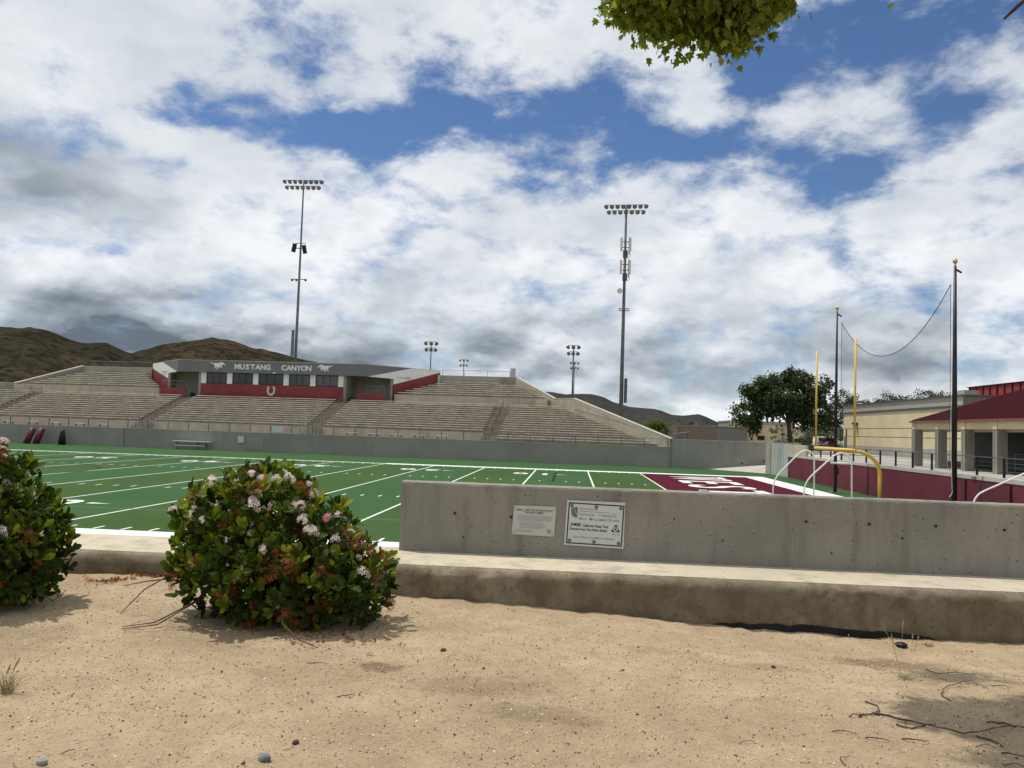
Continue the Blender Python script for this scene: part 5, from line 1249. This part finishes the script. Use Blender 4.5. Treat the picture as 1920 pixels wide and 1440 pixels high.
def shrub(base, blobs, nros, label, nflow, ndry, seed, pinks=(), flow_dir=(-.1, -.55, .8), leafsize=.092, twigs=()):
    g0 = np.random.default_rng(seed)
    o = thing('flowering_shrub', base, label, 'shrub', 'flowering shrubs in front of the kerb')
    Wt = np.array([b[3] * b[4] * b[5] for b in blobs]) ** (2 / 3); Wt /= Wt.sum(); C = []; Nn = []
    while len(C) < nros:
        b = blobs[g0.choice(len(blobs), p=Wt)]; d = g0.normal(size=3); d /= np.linalg.norm(d)
        rr = g0.uniform(.93, 1.08) if g0.random() < .62 else g0.uniform(.45, .93)
        c = np.array(b[:3]) + d * np.array(b[3:6]) * rr
        if c[2] < ground_z(c[0], c[1]) + .05 or c[1] > -41.74 and c[2] < 2.28: continue
        inner = any(np.sum(((c - np.array(q[:3])) / np.array(q[3:6])) ** 2) < .45 for q in blobs)
        if inner and g0.random() < .6: continue
        n_ = d / np.array(b[3:6]); n_ /= np.linalg.norm(n_); C.append(c); Nn.append(n_ + np.array([0, 0, .55]))
    C = np.array(C); Nn = np.array(Nn); Nn /= np.linalg.norm(Nn, axis=1, keepdims=True)
    P = []; Y = []; Z = []; rn = []; sc = []
    for c, n_ in zip(C, Nn):
        k = g0.integers(4, 10); a = np.cross(n_, g0.normal(size=3)); a /= np.linalg.norm(a); b = np.cross(n_, a); tone = g0.random() ** 1.1; s0 = g0.uniform(.75, 1.25)
        for q in range(k):
            t = 2.4 * q + g0.uniform(-.5, .5); u = a * math.cos(t) + b * math.sin(t); up_ = g0.uniform(.3, 2.4)
            y_ = u + n_ * up_ * .7 + np.array([0, 0, up_ * .35]) + g0.normal(size=3) * .22; y_ /= np.linalg.norm(y_); z_ = n_ - y_ * np.dot(n_, y_) + g0.normal(size=3) * .15; z_ -= y_ * np.dot(z_, y_); z_ /= np.linalg.norm(z_)
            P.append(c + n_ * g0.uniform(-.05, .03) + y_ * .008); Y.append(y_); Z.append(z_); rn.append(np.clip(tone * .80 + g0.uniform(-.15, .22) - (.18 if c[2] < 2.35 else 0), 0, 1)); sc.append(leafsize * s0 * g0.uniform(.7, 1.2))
    Y = np.array(Y); Z = np.array(Z)
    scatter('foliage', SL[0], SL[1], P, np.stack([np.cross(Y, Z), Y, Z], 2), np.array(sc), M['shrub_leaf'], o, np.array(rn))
    g = MB(); cx = Vector(base)
    for i in range(110):
        j = g0.integers(len(C)); t = Vector(C[j]); st = cx + Vector((g0.uniform(-.25, .25), g0.uniform(-.2, .2), 0)); mid = st.lerp(t, .5) + Vector(g0.normal(size=3) * .07); g.tube([tuple(st), tuple(mid), tuple(t)], [.014, .008, .004], 5, caps=False)
    for path in twigs: g.tube([(p_[0] + float(g0.normal()) * .012, p_[1], p_[2] + float(g0.normal()) * .008) for p_ in path], [.007 + (.003 - .007) * i / (len(path) - 1) for i in range(len(path))], 5)
    g.build('branches', M['twig'], o, smooth=True)
    def place(protos, n, lift, smin, smax, low=False):
        d = np.array(flow_dir); cand = [i for i in range(len(C)) if np.dot(Nn[i], (0, -1, .25)) > .1]
        g0.shuffle(cand)
        if not low: cand.sort(key=lambda i: -(C[i][2] + g0.normal() * .5))
        for i in cand[:n]:
            pr = protos[g0.integers(len(protos))]; ob = pr.copy(); COL.objects.link(ob); ob.parent = o
            ob.location = Vector(C[i] + Nn[i] * lift) - wloc(o); ob.rotation_euler = Vector(Nn[i]).to_track_quat('Z', 'Y').to_euler(); s = g0.uniform(smin, smax); ob.scale = (s, s, s)
    place(HEADS, nflow, .060, .5, 1.0); place(DRY, ndry, .03, .7, 1.35, True)
    for c in pinks:
        ob = PINK.copy(); COL.objects.link(ob); ob.parent = o; ob.location = Vector(c) - wloc(o); ob.rotation_euler = (R(60), 0, 0)
    return o
gz = ground_z(-8.4, -42.9)
shrub((-8.4, -42.85, gz), [(-8.90, -42.9, 2.68, .34, .44, .40), (-8.58, -42.85, 2.74, .40, .46, .42), (-8.25, -42.9, 2.56, .38, .48, .40), (-7.90, -42.95, 2.32, .38, .46, .34), (-8.68, -43.0, 2.38, .52, .48, .38), (-8.2, -43.05, 2.30, .52, .46, .32), (-9.12, -42.9, 2.66, .14, .22, .13), (-9.16, -42.95, 2.36, .13, .2, .10)],
      1300, 'rounded shrub with pink white flowers standing whole on the dirt left of the sign wall', 80, 95, 5, pinks=[(-7.93, -43.36, 2.86)],
      twigs=[[(-9.0, -43.0, 2.5), (-9.35, -43.3, 2.22), (-9.45, -43.5, 2.10)], [(-9.25, -43.2, 2.3), (-9.42, -43.2, 2.28), (-9.55, -43.25, 2.24)], [(-8.9, -43.3, 2.2), (-9.15, -43.55, 2.06), (-9.32, -43.68, 2.035)], [(-8.9, -43.32, 2.2), (-9.1, -43.6, 2.05), (-9.3, -43.72, 2.03)],
             [(-8.3, -43.2, 2.35), (-8.15, -43.62, 2.10), (-7.98, -43.75, 2.02), (-7.8, -43.8, 2.01)]])
shrub((-10.95, -43.1, ground_z(-10.9, -43.1)), [(-11.0, -43.1, 2.80, .55, .50, .48), (-10.66, -43.1, 2.60, .38, .45, .42), (-10.8, -43.2, 2.36, .50, .45, .34), (-11.6, -43.1, 2.7, .6, .5, .5), (-10.42, -43.1, 2.42, .20, .36, .30)],
      1150, 'flowering shrub cut off by the left edge of the picture, with pale pink clusters', 92, 50, 9, leafsize=.095, twigs=[[(-10.4, -43.2, 2.2), (-10.1, -43.3, 2.12), (-9.98, -43.28, 2.22)]])
for h in HEADS + DRY + [PINK]: bpy.data.objects.remove(h)

# ================================================================== SMALL THINGS ON THE DIRT
PEB = ([(0, 0, .5), (.5, .1, 0), (.05, .55, -.05), (-.5, .05, .05), (-.08, -.45, 0), (.35, .35, .2), (0, 0, -.4)], [(0, 1, 5), (0, 5, 2), (0, 2, 3), (0, 3, 4), (0, 4, 1), (6, 5, 1), (6, 2, 5), (6, 3, 2), (6, 4, 3), (6, 1, 4)])
n = 60000
px = RNG.uniform(-11.5, -1.2, n); py = -41.75 - 4.6 * RNG.random(n) ** .75
keep = (np.abs(px + 6.09) < (py + 49.6) * .72 + .3); px, py = px[keep], py[keep]; n = len(px)
pz = np.array([ground_z(a, b) for a, b in zip(px, py)]); sc = .0030 + .0075 * RNG.random(n) ** 6 + .0025 * RNG.random(n)
big = RNG.random(n) < .004; sc[big] = RNG.uniform(.012, .020, big.sum())
rt = frames(RNG.normal(size=(n, 3)))
g = scatter('gravel', PEB[0], PEB[1], np.stack([px, py, pz + sc * .15], 1), rt, np.stack([sc * 1.6, sc * 1.3, sc], 1), M['pebble'], None); tag(g, 'scattered small pebbles and clods on the sandy dirt', kind='stuff')
def on_ground(u, v, z=2.0):
    d = r_ * ((u - 960) / 1556.07) + u_ * (-(v - 720) / 1556.07) + f_
    for _ in range(4):
        q = CAM + d * ((z - CAM.z) / d.z); z = ground_z(q.x, q.y)
    return q
def stick(pts, r, label, rr=.35, extra=()):
    P = [on_ground(u, v) for u, v in pts]; o = thing('fallen_twig', P[0], label, 'twig', 'dry twigs lying on the dirt')
    def smooth(P):
        out = []
        for i in range(len(P) - 1):
            for k in range(4): out.append(P[i].lerp(P[i + 1], k / 4))
        return out + [P[-1]]
    S_ = smooth(P); g = MB(); m_ = len(S_)
    g.tube([(q.x + random.uniform(-1, 1) * r * .5, q.y + random.uniform(-1, 1) * r * .5, ground_z(q.x, q.y) + r * 1.1 + .012 * math.sin(math.pi * i / m_)) for i, q in enumerate(S_)], [.8 * r * (1 - .6 * i / m_) for i in range(m_)], 6)
    for e in extra:
        Q = smooth([on_ground(u, v) for u, v in e]); g.tube([(q.x, q.y, ground_z(q.x, q.y) + r * .9) for q in Q], [r * .55] * len(Q), 5)
    g.build('stem', M['twig'], o); return o
stick([(1635, 1340), (1700, 1355), (1760, 1371), (1806, 1383), (1860, 1373), (1905, 1366), (1960, 1375)], .0085, 'longest dark branch lying in the tree shade at the lower right', extra=[[(1650, 1341), (1612, 1342)], [(1640, 1340), (1649, 1335), (1645, 1325), (1622, 1317)], [(1905, 1366), (1880, 1357), (1850, 1356)], [(1680, 1360), (1710, 1368), (1735, 1364)], [(1830, 1382), (1858, 1390), (1880, 1402)]])
stick([(1783, 1316), (1765, 1306), (1768, 1296), (1780, 1288), (1805, 1283), (1823, 1279), (1845, 1290), (1855, 1294)], .005, 'curled hook shaped twig above the tree shade')
stick([(1593, 1346), (1600, 1344), (1625, 1347)], .006, 'short crooked twig left of the long branch')
stick([(1622, 1385), (1645, 1391), (1669, 1393)], .0045, 'thin straight twig below the long branch')
stick([(1560, 1373), (1585, 1376), (1607, 1381)], .004, 'pale thin twig at the left of the thin straight twig')
stick([(1690, 1387), (1705, 1391), (1735, 1396), (1742, 1392)], .005, 'bent twig in the middle of the tree shade')
stick([(1830, 1401), (1850, 1401), (1870, 1406)], .004, 'short twig in the lower right of the tree shade')
stick([(1878, 1414), (1895, 1420), (1935, 1424)], .006, 'dark twig at the right edge near the bottom corner')
stick([(1882, 1437), (1905, 1438), (1940, 1445)], .004, 'twig at the very bottom right corner')
stick([(1858, 1286), (1885, 1289), (1893, 1293)], .004, 'small straight twig right of the curled twig')
stick([(1736, 1255), (1755, 1264), (1790, 1264), (1830, 1266)], .0045, 'wavy twig near the kerb shadow at right')
stick([(1585, 1437), (1576, 1430), (1577, 1425), (1590, 1424)], .004, 'little hooked twig at the bottom edge')
stick([(1385, 1396), (1400, 1394), (1414, 1394)], .003, 'tiny pale twig in the lower middle right')
stick([(575, 1244), (600, 1247), (617, 1248)], .004, 'thin twig on the open dirt right of the shrub shadow')
stick([(115, 1416), (130, 1412), (142, 1410)], .004, 'small dark twig at the lower left')
stick([(632, 1308), (655, 1308), (665, 1302)], .004, 'small curved twig at the lower centre left')
for u, v, s, mt, lab in ((496, 1426, .030, 'stone_grey', 'blue grey stone at the bottom left of the dirt'), (555, 1394, .017, 'bark', 'round brown clod right of the blue grey stone'), (1450, 1252, .016, 'bark', 'small brown clod on the open dirt at right'), (831, 1221, .022, 'bark', 'dark clod with a twig below the kerb in the centre'), (188, 1091, .035, 'conc_beige', 'tan stone on the dirt between the two shrubs'), (78, 1432, .026, 'conc_grey', 'flat grey stone at the lower left corner')):
    q = on_ground(u, v); o = thing('loose_stone', q, lab, 'stone')
    bm = __import__('bmesh').new(); __import__('bmesh').ops.create_icosphere(bm, subdivisions=2, radius=s)
    for w in bm.verts: w.co *= 1 + .28 * mnoise.noise(w.co * 40 + Vector((u, v, 0))); w.co.z *= .7
    me = bpy.data.meshes.new('stone'); bm.to_mesh(me); bm.free(); me.materials.append(M[mt]); ob = bpy.data.objects.new('stone', me); COL.objects.link(ob); ob.parent = o; ob.location = (0, 0, s * .35)
# dry grass tufts
def tuft(u, v, n, h, spread, label, heads=()):
    q = on_ground(u, v); o = thing('dry_grass_tuft', q, label, 'grass tuft'); g = MB()
    for _ in range(n):
        a = random.uniform(0, 6.28); b = random.uniform(.2, 1) * spread; hh = h * random.uniform(.3, 1); r0 = Vector((q.x + random.uniform(-.03, .03), q.y + random.uniform(-.03, .03), q.z - .01)); tip = r0 + Vector((math.cos(a) * b, math.sin(a) * b, hh)); g.tube([tuple(r0), tuple(r0.lerp(tip, .5) + Vector((0, 0, hh * .15))), tuple(tip)], [.0018, .0014, .0005], 3, caps=False)
    g.build('blades', M['dry_grass'], o)
    for (u0, v0, u1, v1) in heads:
        a = on_ground(u0, v0); f = (a - CAM).length; d = r_ * ((u1 - 960) / 1556.07) + u_ * (-(v1 - 720) / 1556.07) + f_; t = (a - CAM).dot(f_); b = CAM + d * t
        g = MB(); g.tube([tuple(a), tuple(a.lerp(b, .5) + r_ * .004), tuple(b)], .0018, 4); m_ = a.lerp(b, .62); g.tube([tuple(m_), tuple(a.lerp(b, .82)), tuple(b)], [.002, .007, .002], 6); g.build('seed_stalk', M['dry_grass'], o)
tuft(1696, 1272, 60, .05, .07, 'dry yellow grass tuft with tall seed stalks before the black tar band', heads=((1689, 1215, 1694, 1161), (1676, 1216, 1655, 1172), (1682, 1240, 1671, 1188), (1708, 1224, 1712, 1187), (1716, 1212, 1723, 1192), (1592, 1200, 1591, 1189)))
tuft(1738, 1212, 50, .06, .08, 'green grey weed patch at the foot of the kerb', heads=())
tuft(12, 1300, 60, .16, .12, 'wispy dry grass at the left edge', heads=((4, 1296, 38, 1232), (2, 1290, 20, 1245)))
q = on_ground(1690, 1210); o = thing('dark_rock', q, 'small black rock lying in the weeds by the kerb', 'rock')
g = MB(); g.lathe((q.x, q.y, q.z - .01), [(0, .045), (.02, .055), (.035, .03)], 7); g.build('rock_body', M['tar'], o)
for (u, v, w, lab) in ((205, 1090, .25, 'dark leaf litter at the right foot of the left shrub'), (300, 1080, .35, 'leaf litter along the kerb between the two shrubs'), (600, 1195, .5, 'fallen petals and leaves under the middle shrub')):
    q = on_ground(u, v); n_ = 140; a = np.array([(q.x + RNG.normal() * w * .5, q.y + RNG.normal() * .06 * (3 if v > 1150 else 1), 0) for _ in range(n_)]); a[:, 1] = np.minimum(a[:, 1], -41.76); a[:, 2] = [ground_z(x, y) + .008 for x, y, _ in a]
    zz = RNG.normal(size=(n_, 3)) * .5 + np.array([0, 0, 1]); ob = scatter('leaf_litter', SL[0], SL[1], a, frames(zz), RNG.uniform(.02, .05, n_), M['dried'], None); tag(ob, lab, kind='stuff')
